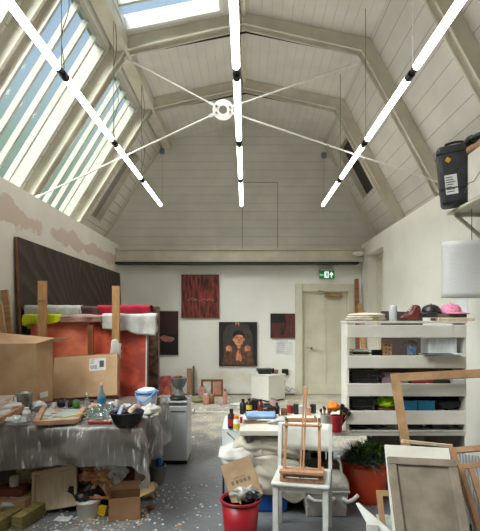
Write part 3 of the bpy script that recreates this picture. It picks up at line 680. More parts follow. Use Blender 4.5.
# ================================================================== LEFT WORKTABLE
ZT = .75
tl = thing('work_table', 'long worktable on the left, hidden under clear paint-spattered plastic sheet', 'table', (-1.6, 4.1, 0))
obj('tabletop', MB().b(-2.5, -.86, 3.5, 4.72, ZT-.04, ZT-.004), M_woodd, tl)
for x in (-2.3, -1.25):
    for y in (4.0, 4.6): obj('leg', MB().b(x-.025, x+.025, y-.025, y+.025, 0, ZT-.04), M_darkm, tl)
obj('apron', MB().b(-2.45, -.9, 3.55, 3.58, ZT-.16, ZT-.04), M_woodd, tl)
def sheet_mat():
    m, nt, b = newmat('plastic_sheet'); L = nt.links
    tc = N(nt, 'ShaderNodeTexCoord'); b.inputs['Roughness'].default_value = .28; b.inputs['Specular IOR Level'].default_value = .7
    mp = N(nt, 'ShaderNodeMapping'); mp.inputs['Scale'].default_value = (1, 1, .12); L.new(tc.outputs['Object'], mp.inputs['Vector'])
    n1 = N(nt, 'ShaderNodeTexNoise'); n1.inputs['Scale'].default_value = 34; n1.inputs['Detail'].default_value = 6; L.new(mp.outputs['Vector'], n1.inputs['Vector'])
    rp = N(nt, 'ShaderNodeValToRGB'); e = rp.color_ramp.elements; e[0].position = .6; e[1].position = .72; e[0].color = rgb(132, 128, 125); e[1].color = rgb(226, 224, 220)
    L.new(n1.outputs['Fac'], rp.inputs['Fac']); L.new(rp.outputs['Color'], b.inputs['Base Color'])
    n2 = N(nt, 'ShaderNodeTexNoise'); n2.inputs['Scale'].default_value = 7; n2.inputs['Detail'].default_value = 5; L.new(tc.outputs['Object'], n2.inputs['Vector'])
    bp = N(nt, 'ShaderNodeBump'); bp.inputs['Strength'].default_value = .5; bp.inputs['Distance'].default_value = .03; L.new(n2.outputs['Fac'], bp.inputs['Height']); L.new(bp.outputs['Normal'], b.inputs['Normal'])
    tr = N(nt, 'ShaderNodeBsdfTransparent'); tr.inputs['Color'].default_value = (.9, .9, .9, 1); mx = N(nt, 'ShaderNodeMixShader')
    fa = N(nt, 'ShaderNodeMapRange'); fa.inputs['From Min'].default_value = .5; fa.inputs['From Max'].default_value = .68; fa.inputs['To Min'].default_value = .40; fa.inputs['To Max'].default_value = .05
    L.new(n1.outputs['Fac'], fa.inputs['Value']); L.new(fa.outputs[0], mx.inputs['Fac'])
    L.new(b.outputs['BSDF'], mx.inputs[1]); L.new(tr.outputs['BSDF'], mx.inputs[2]); L.new(mx.outputs['Shader'], nt.nodes['Material Output'].inputs['Surface'])
    return m
M_sheet = sheet_mat()
def sheet(u, v):
    # u across X with right drop, v from front drop to back
    hr = .46; hf = .31; x0, x1, y0, y1 = -2.52, -.84, 3.46, 4.74
    a = u*(x1-x0+hr); b_ = v*(y1-y0+hf)-hf
    over_r = max(0, a-(x1-x0)); over_f = max(0, -b_)
    x = x0+min(a, x1-x0); y = y0+max(b_, 0); z = ZT+.003
    nz_ = fbm(x*3+over_r*3, y*3+over_f*3, 1.7)
    z += .004*nz_ if (over_r+over_f) == 0 else 0
    if over_r > 0 or over_f > 0:
        dr = max(over_r, over_f*1.15 if over_r > 0 else over_f); z = ZT+.003-dr*(1 if over_r == 0 else .98)
        if over_f > 0: y -= .02+.035*math.sin(x*9+2*nz_)*min(1, over_f*6)+.02*nz_+min(over_f, .1)*.2
        if over_r > 0: x += .02+.05*math.sin(y*11+2*nz_)*min(1, over_r*5)+.05*over_r+.03*nz_
        if over_f > 0 and over_r > 0: x += .03; y -= .03
        z += .02*math.sin(x*5+y*4)*min(1, dr*3)
    return (x, y, z)
one('plastic_sheet', MB().grid(sheet, 90, 60), M_sheet, 'clear plastic dust sheet spattered with white paint draped over the left worktable', 'plastic sheet', smooth=True)
# white washing machine / fridge beyond the table
t = thing('white_fridge', 'small white fridge with a plain side, standing past the right end of the plastic sheet', 'fridge', (PX(174, 5.1), 5.1, 0))
x0, x1 = -.98, PX(187, 4.86)
M_app = mat('appliance_white', (188, 190, 192), (172, 174, 176), .35, scale=3)
obj('cabinet', MB().b(x0, x1, 4.9, 5.28, .04, .66), M_app, t, bevel=.01)
obj('plinth', MB().b(x0+.01, x1-.01, 4.92, 5.26, 0, .04), M_black, t)
dr = obj('door', MB().b(x0, x1, 4.86, 4.895, .05, .63), M_app, t, bevel=.01); obj('door_grip', MB().b(x0+.02, x1-.02, 4.855, 4.862, .57, .58), M_metal, dr)
obj('top_plate', MB().b(x0-.005, x1+.005, 4.855, 5.285, .66, .68), M_app, t, bevel=.005)
one('black_pouch', MB().blob((0, 0, .02), (.09, .06, .022), .3, 2.4, 5, 20, 10, flat=-.02), M_black, 'flat black pouch lying on top of the small white fridge', 'pouch', smooth=True).location = (PX(179, 4.93), 4.93, .682)
mug('brown_pot', 'small brown pot beside the black pouch on the small fridge', (PX(173, 5.0), 5.0, .682), .028, .05, M_woodd)
M_urn = mat('grey_ceramic', (122, 126, 120), (104, 108, 102), .5, scale=6)
t = thing('ceramic_urn', 'grey-green footed ceramic bowl on top of the small white fridge', 'vase', (PX(179, 5.16), 5.16, .682))
obj('bowl', MB().lathe([(0, .09), (.035, .09), (.06, .115), (.085, .16), (.092, .2), (.096, .21), (.088, .212), (.08, .17), (.05, .13), (0, .12)], n=24), M_urn, t, world=False, smooth=True)
obj('foot', MB().lathe([(0, 0), (.066, 0), (.062, .02), (.045, .06), (.036, .09), (0, .09)], n=24), M_urn, t, world=False, smooth=True)
t = thing('small_stool_pot', 'small tan cup with white rim resting in the grey urn', 'cup', (PX(178, 5.16), 5.16, .81))
obj('cup', MB().lathe([(0, 0), (.035, 0), (.042, .09), (.034, .09), (.03, .02), (0, .02)], n=16), M_ply, t, world=False, smooth=True)
obj('band', MB().lathe([(.0415, .06), (.0435, .06), (.0445, .1), (.042, .1)], n=16), M_woodd, t, world=False)
# red painting rack behind the table ------------------------------
M_pr = mat('terracotta_paint', (226, 98, 72), (160, 66, 52), .55, scale=4.5, lo=.42, hi=.58, detail=10, bump=.25, bscale=14)
M_mott = mat('mottled_brown', (116, 84, 66), (58, 42, 36), .6, scale=12, lo=.4, hi=.6, detail=8)
yf = 4.95
t, w, h = canvas('large_canvas', 'large terracotta red canvas standing behind the worktable, rags over its top', (PX(31, yf), yf-.06, .3), (PX(148, yf), yf-.06, .3), (PX(31, yf), yf, PZ(317, yf)), .05, M_pr, side=M_mott)
obj('face_patch', MB().b(w*.0, w*.5, h*.32, h*.98, 0, .002), mat('salmon_paint', (244, 140, 104), (214, 104, 78), .55, scale=5, lo=.4, hi=.6, detail=10), t, world=False)
obj('edge_strip', MB().b(w-.02, w-.008, 0, h, 0, .004), M_paper, t, world=False)
t, w, h = canvas('large_canvas', 'mottled brown canvas standing behind the terracotta one, edge showing at right', (PX(27, 5.2), 5.22, .3), (PX(154, 5.2)+.04, 5.22, .3), (PX(27, 5.2), 5.25, PZ(306.5, 5.2)), .09, M_mott, side=M_mott)
rk = thing('easel_rack', 'timber rack of two tall uprights clamped around the large canvases', 'easel', (-1.7, 5.0, 0))
yu = 4.82
def up(px0, px1, py0, m, y=yu, z0=0.0): return MB().b(PX(px0, y), PX(px1, y), y-.02, y+.02, z0, PZ(py0, y))
M_up = mat('upright_wood', (196, 152, 104), (172, 128, 82), .5, scale=5, stretch=(6, 6, 1))
a = obj('upright', up(38.5, 46.5, 281, M_up), M_up, rk); obj('batten_joint', MB().b(PX(38, yu), PX(47, yu), yu-.027, yu-.02, PZ(302, yu), PZ(300, yu)), M_card2, a)
a = obj('upright', up(112.5, 119.5, 286, M_up), M_up, rk)
obj('masking_tape', MB().blob(P(116, 351, yu-.02), (.06, .015, .11), .25, 2, 4, 16, 10), M_cloth, a, smooth=True)
obj('rear_foot', MB().b(-2.4, -1.02, 5.3, 5.36, .2, .28), M_woodd, rk); obj('shelf_rail', MB().b(-2.4, -1.02, 4.8, 5.3, .22, .29), M_woodd, rk)
for x in (-2.3, -1.06): obj('foot', MB().b(x-.03, x+.03, 4.75, 5.4, 0, .22), M_woodd, rk)
obj('middle_batten', MB().b(PX(88, 4.84), PX(93.5, 4.84), 4.83, 4.86, .4, PZ(325, 4.84)), mat('orange_wood', (156, 92, 52), (124, 70, 38), .5, scale=6, stretch=(6, 6, 1)), rk)
# rags: draped over a top edge
def rag(label, m, px0, px1, y, pytop, hf, hb, seed, tk=.05, rgt=0):
    x0, x1 = PX(px0, y), PX(px1, y); zt_ = PZ(pytop, y); tot = hf+tk+hb
    def fn(u, v):
        s = v*tot; x = x0+(x1-x0)*u; wv = fbm(x*6, s*4, seed)
        hfx = hf*(1+.18*fbm(x*5, seed, 3)+rgt*u); 
        if s < hf: k = 1-s/hf; yy = y-tk/2-.008-.012*wv*k-.01*k*math.sin(x*30+seed); z = zt_-k*hfx
        elif s < hf+tk: f = (s-hf)/tk; yy = y-tk/2+tk*f; z = zt_+.008*math.sin(f*PI)+.008*wv
        else: k = (s-hf-tk)/hb; yy = y+tk/2+.008+.01*wv*k; z = zt_-k*hb
        return (x+.01*wv+.006*math.sin(z*40), yy, z)
    return one('rag', MB().grid(fn, 36, 26), m, label, 'rag', 'rags over the canvases', smooth=True, solid=.006)
mY = mat('neon_yellow_cloth', (210, 224, 20), (186, 202, 16), .8, scale=8, bump=.3, bscale=30)
mC = mat('crimson_cloth', (176, 14, 50), (146, 10, 40), .85, scale=8, bump=.3, bscale=30)
mP = mat('brown_pink_film', (170, 128, 114), (120, 84, 74), .5, scale=9, stretch=(1, 1, 4), lo=.35, hi=.6)
mD = mat('dark_plum_cloth', (92, 56, 52), (70, 42, 40), .8, scale=7, bump=.2)
yr = 5.21
rag('white rag over the rear canvas, left of the plum one', M_cloth, 27, 83, yr, 306, .22, .2, 1, .11)
rag('dark plum rag over the rear canvas between white and crimson', mD, 81, 101, yr, 307, .12, .2, 2, .11)
rag('crimson towel over the rear canvas at its right end', mC, 99.5, 152, yr, 305.8, .2, .25, 3, .115)
yr = 4.93
rag('neon yellow rag over the front left corner of the terracotta canvas', mY, 24.5, 63, yr, 315, .12, .15, 4, .065, -.4)
rag('crumpled brownish plastic film over the middle of the terracotta canvas', mP, 62, 104, yr, 315.5, .075, .15, 5, .07)
rag('white rag hanging over the right end of the terracotta canvas', M_cloth, 103, 157, yr, 314.5, .15, .2, 6, .068, .55)
# cartons
t = thing('cardboard_box', 'tall open cardboard box with a raised flap at the left edge of the worktable', 'cardboard box', (PX(36, 4.2), 4.2, ZT+.01), rz=0)
yb_ = 4.2; xc = PX(36, yb_); zt_ = PZ(344, yb_)-.0
wallt = .006; xr_ = PX(53, 4.45); 
A0 = Vector((-2.45, 4.06, 0)); A1 = Vector((xc, yb_, 0)); A2 = Vector((xr_, 4.45, 0)); A3 = A0+(A2-A1)
def wallq(mb, a, b_, z0, z1, th=.006):
    d = (b_-a).normalized(); n_ = Vector((-d.y, d.x, 0))*th
    return mb.hexa([a+Vector((0, 0, z0)), b_+Vector((0, 0, z0)), b_+n_+Vector((0, 0, z0)), a+n_+Vector((0, 0, z0)), a+Vector((0, 0, z1)), b_+Vector((0, 0, z1)), b_+n_+Vector((0, 0, z1)), a+n_+Vector((0, 0, z1))])
bx = MB(); z0 = ZT+.01
for a, b_ in ((A0, A1), (A1, A2), (A2, A3), (A3, A0)): wallq(bx, a, b_, z0, zt_)
bx.hexa([p+Vector((0, 0, z)) for z in (z0, z0+.006) for p in (A0, A1, A2, A3)])
obj('carton_walls', bx, M_card, t)
fl = MB(); e1, e2 = A1+Vector((0, 0, zt_)), A2+Vector((0, 0, zt_)); up_ = Vector((.03, -.08, .07))
fl.hexa([A0+Vector((0, 0, zt_)), e1, e1+Vector((0, 0, .006)), A0+Vector((0, 0, zt_+.006)), A0+Vector((.1, -.02, zt_+.1))+Vector((0, .25, 0)), e1+Vector((.12, .25, .035)), e1+Vector((.12, .25, .041)), A0+Vector((.1, .23, zt_+.106))])
obj('flap', fl, M_card, t)
f2 = MB(); out = Vector((.17, .0, .05)); f2.hexa([e1, e2, e2+Vector((0, 0, .006)), e1+Vector((0, 0, .006)), e1+out+Vector((.0, .0, 0)), e2+out, e2+out+Vector((0, 0, .006)), e1+out+Vector((0, 0, .006))])
obj('flap', f2, M_card, t)
obj('label', MB().b(0, .12, -.003, -.001, 0, .05, Matrix.Translation(A1+Vector((.02, .03, z0+.06))) @ Matrix.Rotation(math.atan2(.25, xr_-xc), 4, 'Z')), M_paper, t)
yc = 4.62
BL = Vector((PX(52, yc-.1), yc-.1, ZT+.01)); BR = Vector((PX(117, yc-.06), yc-.06, ZT+.01)); TL = Vector((PX(53, yc), yc+.02, PZ(358, yc)))
M, w, h = plane_matrix(BL, BR, TL); t = mthing('flat_carton', 'flat brown carton with a white label leaning upright against the red canvas', 'cardboard box', M)
obj('carton_body', MB().b(0, w, 0, h, -.07, 0), M_card, t, world=False, bevel=.004)
obj('flap', MB().b(w*.0, w, h, h+.012, -.072, -.01), M_card2, t, world=False)
lb = obj('label', MB().b(w*.56, w*.82, h*.62, h*.92, 0, .001), M_paper, t, world=False)
pm = MB(); 
for k in range(9): pm.b(w*.58+k*.007, w*.58+k*.007+random.choice((.002, .004)), h*.66, h*.76, .001, .0015)
for k in range(4): pm.b(w*.58, w*.58+.03+.02*random.random(), h*.80+k*.012, h*.80+k*.012+.004, .001, .0015)
pm.b(w*.72, w*.79, h*.7, h*.86, .001, .0015)
obj('print', pm, mat('print_grey', (90, 88, 86), (76, 74, 72), .7), lb, world=False)
# things on the worktable ---------------------------------------
def T(px, py):  # point on the tabletop
    d = (EYE-ZT-.006)*F/(py-CY); return Vector((PX(px, d), d, ZT+.008))
M_galv = mat('galvanized', (168, 170, 162), (120, 122, 114), .35, metal=.6, scale=14, lo=.4, hi=.6)
t = thing('metal_bucket', 'galvanized metal bucket beside the white bottle on the worktable', 'bucket', T(24.5, 411))
obj('body', MB().lathe([(0, 0), (.05, 0), (.053, .005), (.066, .15), (.07, .152), (.07, .158), (.064, .158), (.05, .012), (0, .012)], n=24), M_galv, t, world=False, smooth=True)
obj('handle', MB().tube([(-.07, 0, .14), (-.082, -.02, .12), (-.085, -.03, .08), (-.08, -.03, .05)], .004), M_metal, t, world=False)
t = jar('plastic_bottle', 'white bottle with screw cap and label beside the glass palette', T(26.5, 421.5), .029, .105, mat('bottle_white', (226, 226, 224), (214, 214, 212), .4), M_white, 'bottle', neck=.62)
obj('label', MB().lathe([(.0295, .02), (.0295, .065)], n=16), mat('label_grey', (190, 192, 200), (170, 172, 184), .6, scale=40), t, world=False)
M_stretch = mat('stretcher_wood', (190, 150, 118), (160, 118, 92), .55, scale=6)
one('stretcher_bar', MB().bar((PX(-6, 3.72), 3.72, .83), (PX(17, 4.15), 4.15, .83), .02, .05), M_stretch, 'upper wooden stretcher bar with white top crossing the left edge of the worktable', 'wooden bar')
o = one('stretcher_bar', MB().bar((PX(-5, 3.38), 3.38, .79), (PX(25, 3.95), 3.95, .79), .03, .05), M_stretch, 'lower wooden stretcher bar lying at the front left corner of the worktable', 'wooden bar')
one('white_board', MB().b(-.2, .15, -.3, .3, 0, .015, Matrix.Rotation(.5, 4, 'Z') @ Matrix.Rotation(.08, 4, 'X')), M_white, 'white painted board lying on boxes at the left edge of the worktable', 'board').location = T(-2, 410)+Vector((0, 0, .06))
one('paint_carton', MB().b(-.12, .1, -.08, .1, 0, .07).b(-.1, .02, -.06, .05, .07, .1), mat('cream_card', (208, 196, 180), (184, 166, 146), .7), 'low cream carton under the white board on the worktable', 'box').location = T(3, 414)
one('crumpled_tissue', MB().blob((0, 0, .03), (.07, .05, .04), .4, 3, 11, 24, 14, flat=-.03), M_paper, 'crumpled white tissue behind the glass palette', 'tissue', smooth=True).location = T(38, 410)
# palette
A, B_, C_, D_ = T(36, 426), T(76, 424), T(84, 411), T(44, 410)
t = thing('glass_palette', 'large glass paint palette in a wooden frame at the front of the worktable', 'palette', (A+B_+C_+D_)/4)
pl = MB(); up3 = Vector((0, 0, .012)); pl.hexa([A, B_, C_, D_, A+up3, B_+up3, C_+up3, D_+up3]); obj('glass_plate', pl, mat('palette_glass', (196, 208, 204), (168, 184, 178), .12, scale=12), t)
for a, b_ in ((A, B_), (B_, C_), (A, D_)): obj('frame_bar', MB().bar(a+Vector((0, 0, .02)), b_+Vector((0, 0, .02)), .035, .03), M_stretch, t)
pd = MB(); 
for k in range(12):
    f, g = random.random(), random.random(); c_ = A+(B_-A)*f*.5+(D_-A)*g*.9+Vector((0, 0, .014)); pd.blob(c_, (.02+.03*random.random(), .02, .006), .3, 2, k, 10, 6)
obj('dried_paint', pd, mat('dried_paint', (186, 150, 130), (150, 104, 86), .6, scale=30), t, smooth=True)['kind'] = 'stuff'
one('ruler', MB().bar((0, 0, 0), (.13, .17, .0), .022, .006), mat('yellow_ruler', (206, 186, 60), (190, 168, 50), .5), 'short yellow ruler lying over the right palette bar', 'ruler').location = T(74, 422)+Vector((0, 0, .045))
jar('ink_bottle', 'dark purple ink bottle in front of the flat carton', T(61.5, 406.5), .036, .075, mat('purple_ink', (42, 34, 52), (34, 28, 44), .3), M_black, 'bottle')
jar('ink_bottle', 'smaller dark ink bottle right of the purple one', T(70.5, 407), .024, .06, M_black, M_black, 'bottle')
jar('green_jar', 'bright green paint jar in front of the flat carton', T(76, 407.5), .03, .07, mat('green_paint_jar', (90, 140, 60), (60, 110, 44), .4, scale=20), M_glass)
t = thing('glass_bottle', 'slim blue-labelled glass bottle, tallest on the worktable', 'bottle', T(101.5, 408))
obj('body', MB().lathe([(0, 0), (.034, 0), (.036, .01), (.036, .1), (.014, .15), (.012, .19), (.014, .2), (0, .2)], n=16), mat('blue_green_glass', (120, 150, 158), (96, 128, 140), .15), t, world=False, smooth=True)
obj('label', MB().lathe([(.0368, .04), (.0368, .09)], n=16), mat('label_blue', (60, 140, 196), (40, 110, 170), .5), t, world=False)
obj('cap', MB().lathe([(0, .2), (.015, .2), (.015, .222), (0, .222)], n=12), M_ply, t, world=False)
t = thing('glass_bottle', 'short clear glass bottle standing left of the blue-labelled one', 'bottle', T(87, 409))
obj('body', MB().lathe([(0, 0), (.03, 0), (.032, .01), (.032, .06), (.011, .1), (.011, .13), (0, .13)], n=16), M_glass, t, world=False, smooth=True)
obj('stopper', MB().lathe([(0, .13), (.012, .13), (.012, .14), (0, .14)], n=10), M_white, t, world=False)
for i, (px, py, r, h_, lab) in enumerate(((90, 416, .05, .05, 'wide glass bowl with paint residue, leftmost of the glass bowls'), (98, 413, .045, .06, 'clear glass tumbler between the bowls below the flat carton'), (105, 417, .04, .045, 'small glass dish touching the black basket'), (99, 419, .05, .035, 'shallow glass dish in front of the tumbler on the worktable'), (109, 411, .035, .06, 'clear glass jar behind the small glass dish, near the black basket'))):
    mug('glass_bowl', lab, T(px, py), r, h_, M_glass, 'glass bowl', r2=r*.7, wall=.004)
one('tissue_wad', MB().blob((0, 0, .03), (.06, .05, .03), .4, 3, 21, 24, 14, flat=-.03), mat('stained_tissue', (208, 190, 172), (170, 130, 104), .8, scale=20), 'stained tissue wad tucked among the glass bowls', 'tissue', smooth=True).location = T(94, 412)+Vector((0, .03, 0))
one('red_box', MB().b(-.09, .09, -.015, .015, 0, .018, Matrix.Rotation(-.02, 4, 'Z')), mat('red_box', (176, 30, 34), (150, 24, 28), .4), 'flat red box lying at the front edge of the worktable', 'box', bevel=.003).location = T(100, 424)
# black basket with paint tubes
M_bask = mat('basket_plastic', (62, 62, 64), (46, 46, 48), .4, scale=8)
def basket(name, label, loc, w, dd, h_, nx, rz=0, cat='basket', group=None, taper=.85, round_=False):
    t = thing(name, label, cat, loc, group, rz)
    mb = MB(); tp = taper
    def pt(f, k, z):  # walk around
        s = tp+(1-tp)*z; 
        if round_: a = f*2*PI; return Vector((math.cos(a)*w/2*s, math.sin(a)*dd/2*s, z*h_))
        a = f*4; i = int(a) % 4; g = a-int(a); c_ = [(-1, -1), (1, -1), (1, 1), (-1, 1)]; p, q = c_[i], c_[(i+1) % 4]
        return Vector(((p[0]+(q[0]-p[0])*g)*w/2*s, (p[1]+(q[1]-p[1])*g)*dd/2*s, z*h_))
    n_ = nx*4
    for k in range(n_):
        mb.bar(pt(k/n_, 0, 0.02), pt(k/n_, 0, 1), .006, .004, (0, 0, 1) if False else (1, 1, 0))
    for z in (.02, .35, .68):
        for k in range(n_): mb.bar(pt(k/n_, 0, z), pt((k+1)/n_, 0, z), .004, .008)
    base = [pt(k/n_, 0, .02) for k in range(n_)]
    mb.add([p for p in base]+[p+Vector((0, 0, .004)) for p in base], [tuple(range(n_)), tuple(range(2*n_-1, n_-1, -1))])
    obj('lattice', mb, M_bask, t, world=False)
    rim = MB(); M_rim = M_bask
    for k in range(n_): rim.bar(pt(k/n_, 0, 1), pt((k+1)/n_, 0, 1), .01, .014)
    obj('rim', rim, M_rim, t, world=False)
    return t
bk = thing('black_bowl', 'round black plastic basket full of paint tubes at the front of the worktable', 'basket', T(127, 424))
obj('body', MB().lathe([(0, 0), (.085, 0), (.09, .004), (.122, .085), (.128, .09), (.128, .096), (.118, .096), (.085, .01), (0, .008)], n=28), M_black, bk, world=False, smooth=True)
rb = MB()
for k in range(28): a = 2*PI*k/28; rb.bar((math.cos(a)*.094, math.sin(a)*.094, .008), (math.cos(a)*.124, math.sin(a)*.124, .085), .004, .006)
obj('ribs', rb, M_black, bk, world=False)
cols = [('white', (222, 222, 226)), ('dark red', (140, 30, 50)), ('violet', (96, 60, 120)), ('silver', (186, 188, 192)), ('blue', (60, 80, 150)), ('cream', (220, 206, 180)), ('red', (190, 50, 50)), ('pale blue', (170, 190, 214)), ('pink', (206, 120, 140)), ('grey', (120, 122, 126)), ('tan', (180, 140, 100)), ('black', (40, 40, 44))]
for i, (cn, cc) in enumerate(cols):
    t = thing('paint_tube', 'crumpled %s paint tube in the round black basket' % cn, 'paint tube', (0, 0, 0), 'paint tubes in the black basket')
    tm = mat('tube_'+cn, cc, tuple(v*.8 for v in cc), .35, metal=.2, scale=30)
    mb = MB(); L_ = .1; n_ = 10; 
    def tf(u, v): a = u*2*PI; f = v; r_ = .016; return Vector((math.cos(a)*r_*(1+.3*f), -L_/2+f*L_, math.sin(a)*r_*(1-f)+.0005*math.sin(f*40)))
    mb.grid(tf, n_, 8); mb.cyl((0, -L_/2-.006, 0), (0, -L_/2, 0), .006, .016, 8)
    obj('tube', mb, tm, t, world=False, smooth=True); obj('cap', MB().cyl((0, -L_/2-.02, 0), (0, -L_/2-.006, 0), .008, n=8), M_white if i % 2 else M_black, t, world=False)
    a = i*2.4; rr = .025+.055*((i*37 % 10)/10)
    t.location = T(127, 424)+Vector((math.cos(a)*rr, math.sin(a)*rr, .085+.012*(i % 3)+.008)); t.rotation_euler = (random.uniform(-.4, .4), random.uniform(-.5, .5), a*1.3)
# blue-rimmed tub, cloth pile
t = thing('plastic_tub', 'pale lilac plastic tub with light blue rim and handle', 'tub', T(147, 409))
obj('body', MB().lathe([(0, 0), (.075, 0), (.08, .01), (.09, .15), (.086, .15), (.072, .012), (0, .012)], n=24), mat('lilac_plastic', (184, 186, 206), (168, 170, 192), .4, trans=.1), t, world=False, smooth=True)
obj('rim', MB().lathe([(.089, .142), (.1, .145), (.1, .158), (.086, .158)], n=24), mat('sky_blue_plastic', (110, 170, 220), (90, 150, 204), .4), t, world=False, smooth=True)
obj('handle', MB().tube([(-.098, 0, .15), (-.09, -.05, .13), (-.05, -.1, .09), (0, -.115, .08), (.05, -.1, .12), (.09, -.05, .17), (.098, 0, .15)], .006), MATS['sky_blue_plastic'], t, world=False)
one('powder', MB().blob((0, 0, 0), (.08, .08, .022), .15, 3, 2, 20, 8), M_paper, 'white paper lining in the lilac tub', 'paper', smooth=True).location = T(147, 409)+Vector((0, 0, .14))
one('cloth_heap', MB().blob((0, 0, .03), (.08, .13, .05), .3, 3, 13, 28, 16, flat=-.03), M_cloth, 'heap of white cloth between the black basket and the fridge', 'cloth', smooth=True).location = T(150, 416)
one('tissue_wad', MB().blob((0, 0, .03), (.06, .05, .035), .35, 3, 15, 24, 14, flat=-.03), M_cloth, 'white tissue wad behind the round black basket', 'tissue', smooth=True).location = T(128, 412)
one('clear_wrap', MB().blob((0, 0, .03), (.07, .05, .035), .4, 3.4, 17, 24, 14, flat=-.03), M_clear, 'crumpled clear wrap left of the palette on the sheet', 'plastic wrap', smooth=True).location = T(16, 425)
mug('brown_cup', 'small brown cup behind the lilac tub', T(157, 405), .03, .07, M_woodd)
# ------------------------------------------------ beneath and in front of the left table
def G(px, py): d = 713.0/(py-CY); return Vector((PX(px, d), d, 0))
# plywood-backed canvas leaning under the table
BL, BR = Vector((PX(31, 3.66), 3.66, .003)), Vector((PX(76.5, 3.66), 3.66, .003)); TL = P(32.5, 472, 3.8)
M, w, h = plane_matrix(BL, BR, TL); t = mthing('cradled_painting', 'pale plywood cradled panel seen from behind, leaning under the worktable', 'panel', M)
obj('board', MB().b(.015, w-.015, .015, h-.015, -.03, -.022), M_ply, t, world=False)
for a in ((0, w, 0, .03), (0, w, h-.03, h), (0, .022, .03, h-.03), (w-.022, w, .03, h-.03)): obj('edge_batten', MB().b(*a, -.03, .01), M_ply, t, world=False, bevel=.002)
M_bag = mat('kraft_paper', (190, 166, 142), (156, 132, 110), .8, scale=8, bump=.4, bscale=10)
def crumple(w_, h_, amp, seed, n_=26):
    def fn(u, v):
        x = (u-.5)*w_; z = v*h_; k = amp*(fbm(u*4, v*4, seed)+.5*fbm(u*9, v*9, seed))
        return (x*(1+.12*fbm(v*3, seed, 1)), k, z*(1+.1*fbm(u*3, seed, 2)))
    return MB().grid(fn, n_, n_)
one('kraft_paper_sheet', crumple(.5, .4, .05, 4), M_bag, 'big sheet of crumpled brown paper behind the plywood panel', 'brown paper', solid=.003).location = (PX(52, 3.95), 3.84, .02)
one('kraft_paper_ball', MB().blob((0, 0, .1), (.14, .12, .11), .4, 3, 31, 28, 18, flat=-.1), mat('kraft_mid', (206, 156, 112), (166, 118, 82), .8, scale=9, bump=.4, bscale=10), 'crumpled brown paper ball under the table behind the white bucket', 'brown paper').location = (PX(96, 3.8), 3.82, .15)
one('clear_bag', MB().blob((0, 0, .14), (.11, .1, .16), .35, 2.6, 33, 28, 18, flat=-.14), mat('cloudy_plastic', (214, 222, 220), (184, 192, 190), .3, scale=9, trans=.15), 'cloudy plastic bag slumped behind the small cardboard box', 'plastic bag', smooth=True).location = (PX(113, 3.85), 3.84, .17)
one('storage_crate', MB().b(-.9, .05, 0, .35, 0, .22), M_card2, 'long brown carton standing in the dark at the back under the worktable', 'cardboard box').location = (-1.65, 4.35, 0)
one('brown_board', MB().b(-.35, .35, 0, .02, 0, .5, Matrix.Rotation(-.15, 4, 'X')), mat('red_brown_board', (124, 72, 48), (96, 54, 36), .7), 'reddish brown board standing in the shade below the worktable', 'board').location = (-1.35, 4.15, 0)
one('black_bag', MB().blob((0, 0, .12), (.2, .14, .13), .3, 2.2, 35, 28, 18, flat=-.12), M_black, 'black cloth bag in the dark between brown paper and small cardboard box', 'bag', smooth=True).location = (PX(92, 3.85), 3.85, 0)
# white bucket
wbp = G(84, 521)
t = thing('white_bucket', 'small white plastic bucket with powdery lid beside the plywood panel', 'bucket', wbp+Vector((0, .1, 0)))
obj('body', MB().lathe([(0, 0), (.08, 0), (.083, .005), (.095, .115), (.1, .117), (.1, .13), (.09, .13), (.08, .012), (0, .012)], n=26), mat('bucket_white', (212, 208, 200), (196, 190, 182), .4), t, world=False, smooth=True)
obj('contents', MB().lathe([(0, .128), (.06, .132), (.088, .122), (.088, .112), (0, .112)], n=22), M_paper, t, world=False)
b0 = wbp+Vector((-.01, .07, .14))
t = thing('broad_brush', 'black bristled brush with orange wooden handle lying across the white bucket', 'brush', b0)
obj('bristles', MB().blob((-.03, 0, .02), (.06, .045, .035), .2, 3, 3, 18, 12), M_black, t, world=False, smooth=True)
obj('handle', MB().cyl((.02, 0, .015), (.2, .02, .0), .011, .014, 10), mat('orange_handle', (190, 120, 76), (160, 92, 56), .4), t, world=False, smooth=True)
one('yellow_packet', MB().b(-.035, .035, -.02, .02, 0, .08, Matrix.Rotation(.2, 4, 'Y')), mat('yellow_packet', (220, 190, 30), (196, 160, 24), .5), 'small yellow packet on the floor between white bucket and cardboard box', 'packet', bevel=.008).location = G(100, 519)+Vector((0, .05, 0))
# open cardboard box
bp_ = G(121, 522)
t = thing('cardboard_box', 'open brown cardboard box on the floor below the corner of the plastic sheet', 'cardboard box', bp_+Vector((0, .12, 0)), rz=.22)
bw, bd, bh = .24, .2, .24; q = MB()
for a, b_ in (((-bw/2, -bd/2), (bw/2, -bd/2)), ((bw/2, -bd/2), (bw/2, bd/2)), ((bw/2, bd/2), (-bw/2, bd/2)), ((-bw/2, bd/2), (-bw/2, -bd/2))): wallq(q, Vector((*a, 0)), Vector((*b_, 0)), 0, bh*.72)
q.b(-bw/2, bw/2, -bd/2, bd/2, 0, .006); obj('carton_walls', q, M_card2, t, world=False)
obj('flap', MB().hexa([Vector(v) for v in ((-bw/2, bd/2, bh*.72), (bw/2, bd/2, bh*.72), (bw/2, bd/2+.006, bh*.72), (-bw/2, bd/2+.006, bh*.72), (-bw/2, bd/2+.06, bh*.9), (bw/2, bd/2+.06, bh*.9), (bw/2, bd/2+.066, bh*.9), (-bw/2, bd/2+.066, bh*.9))]), M_card2, t, world=False)
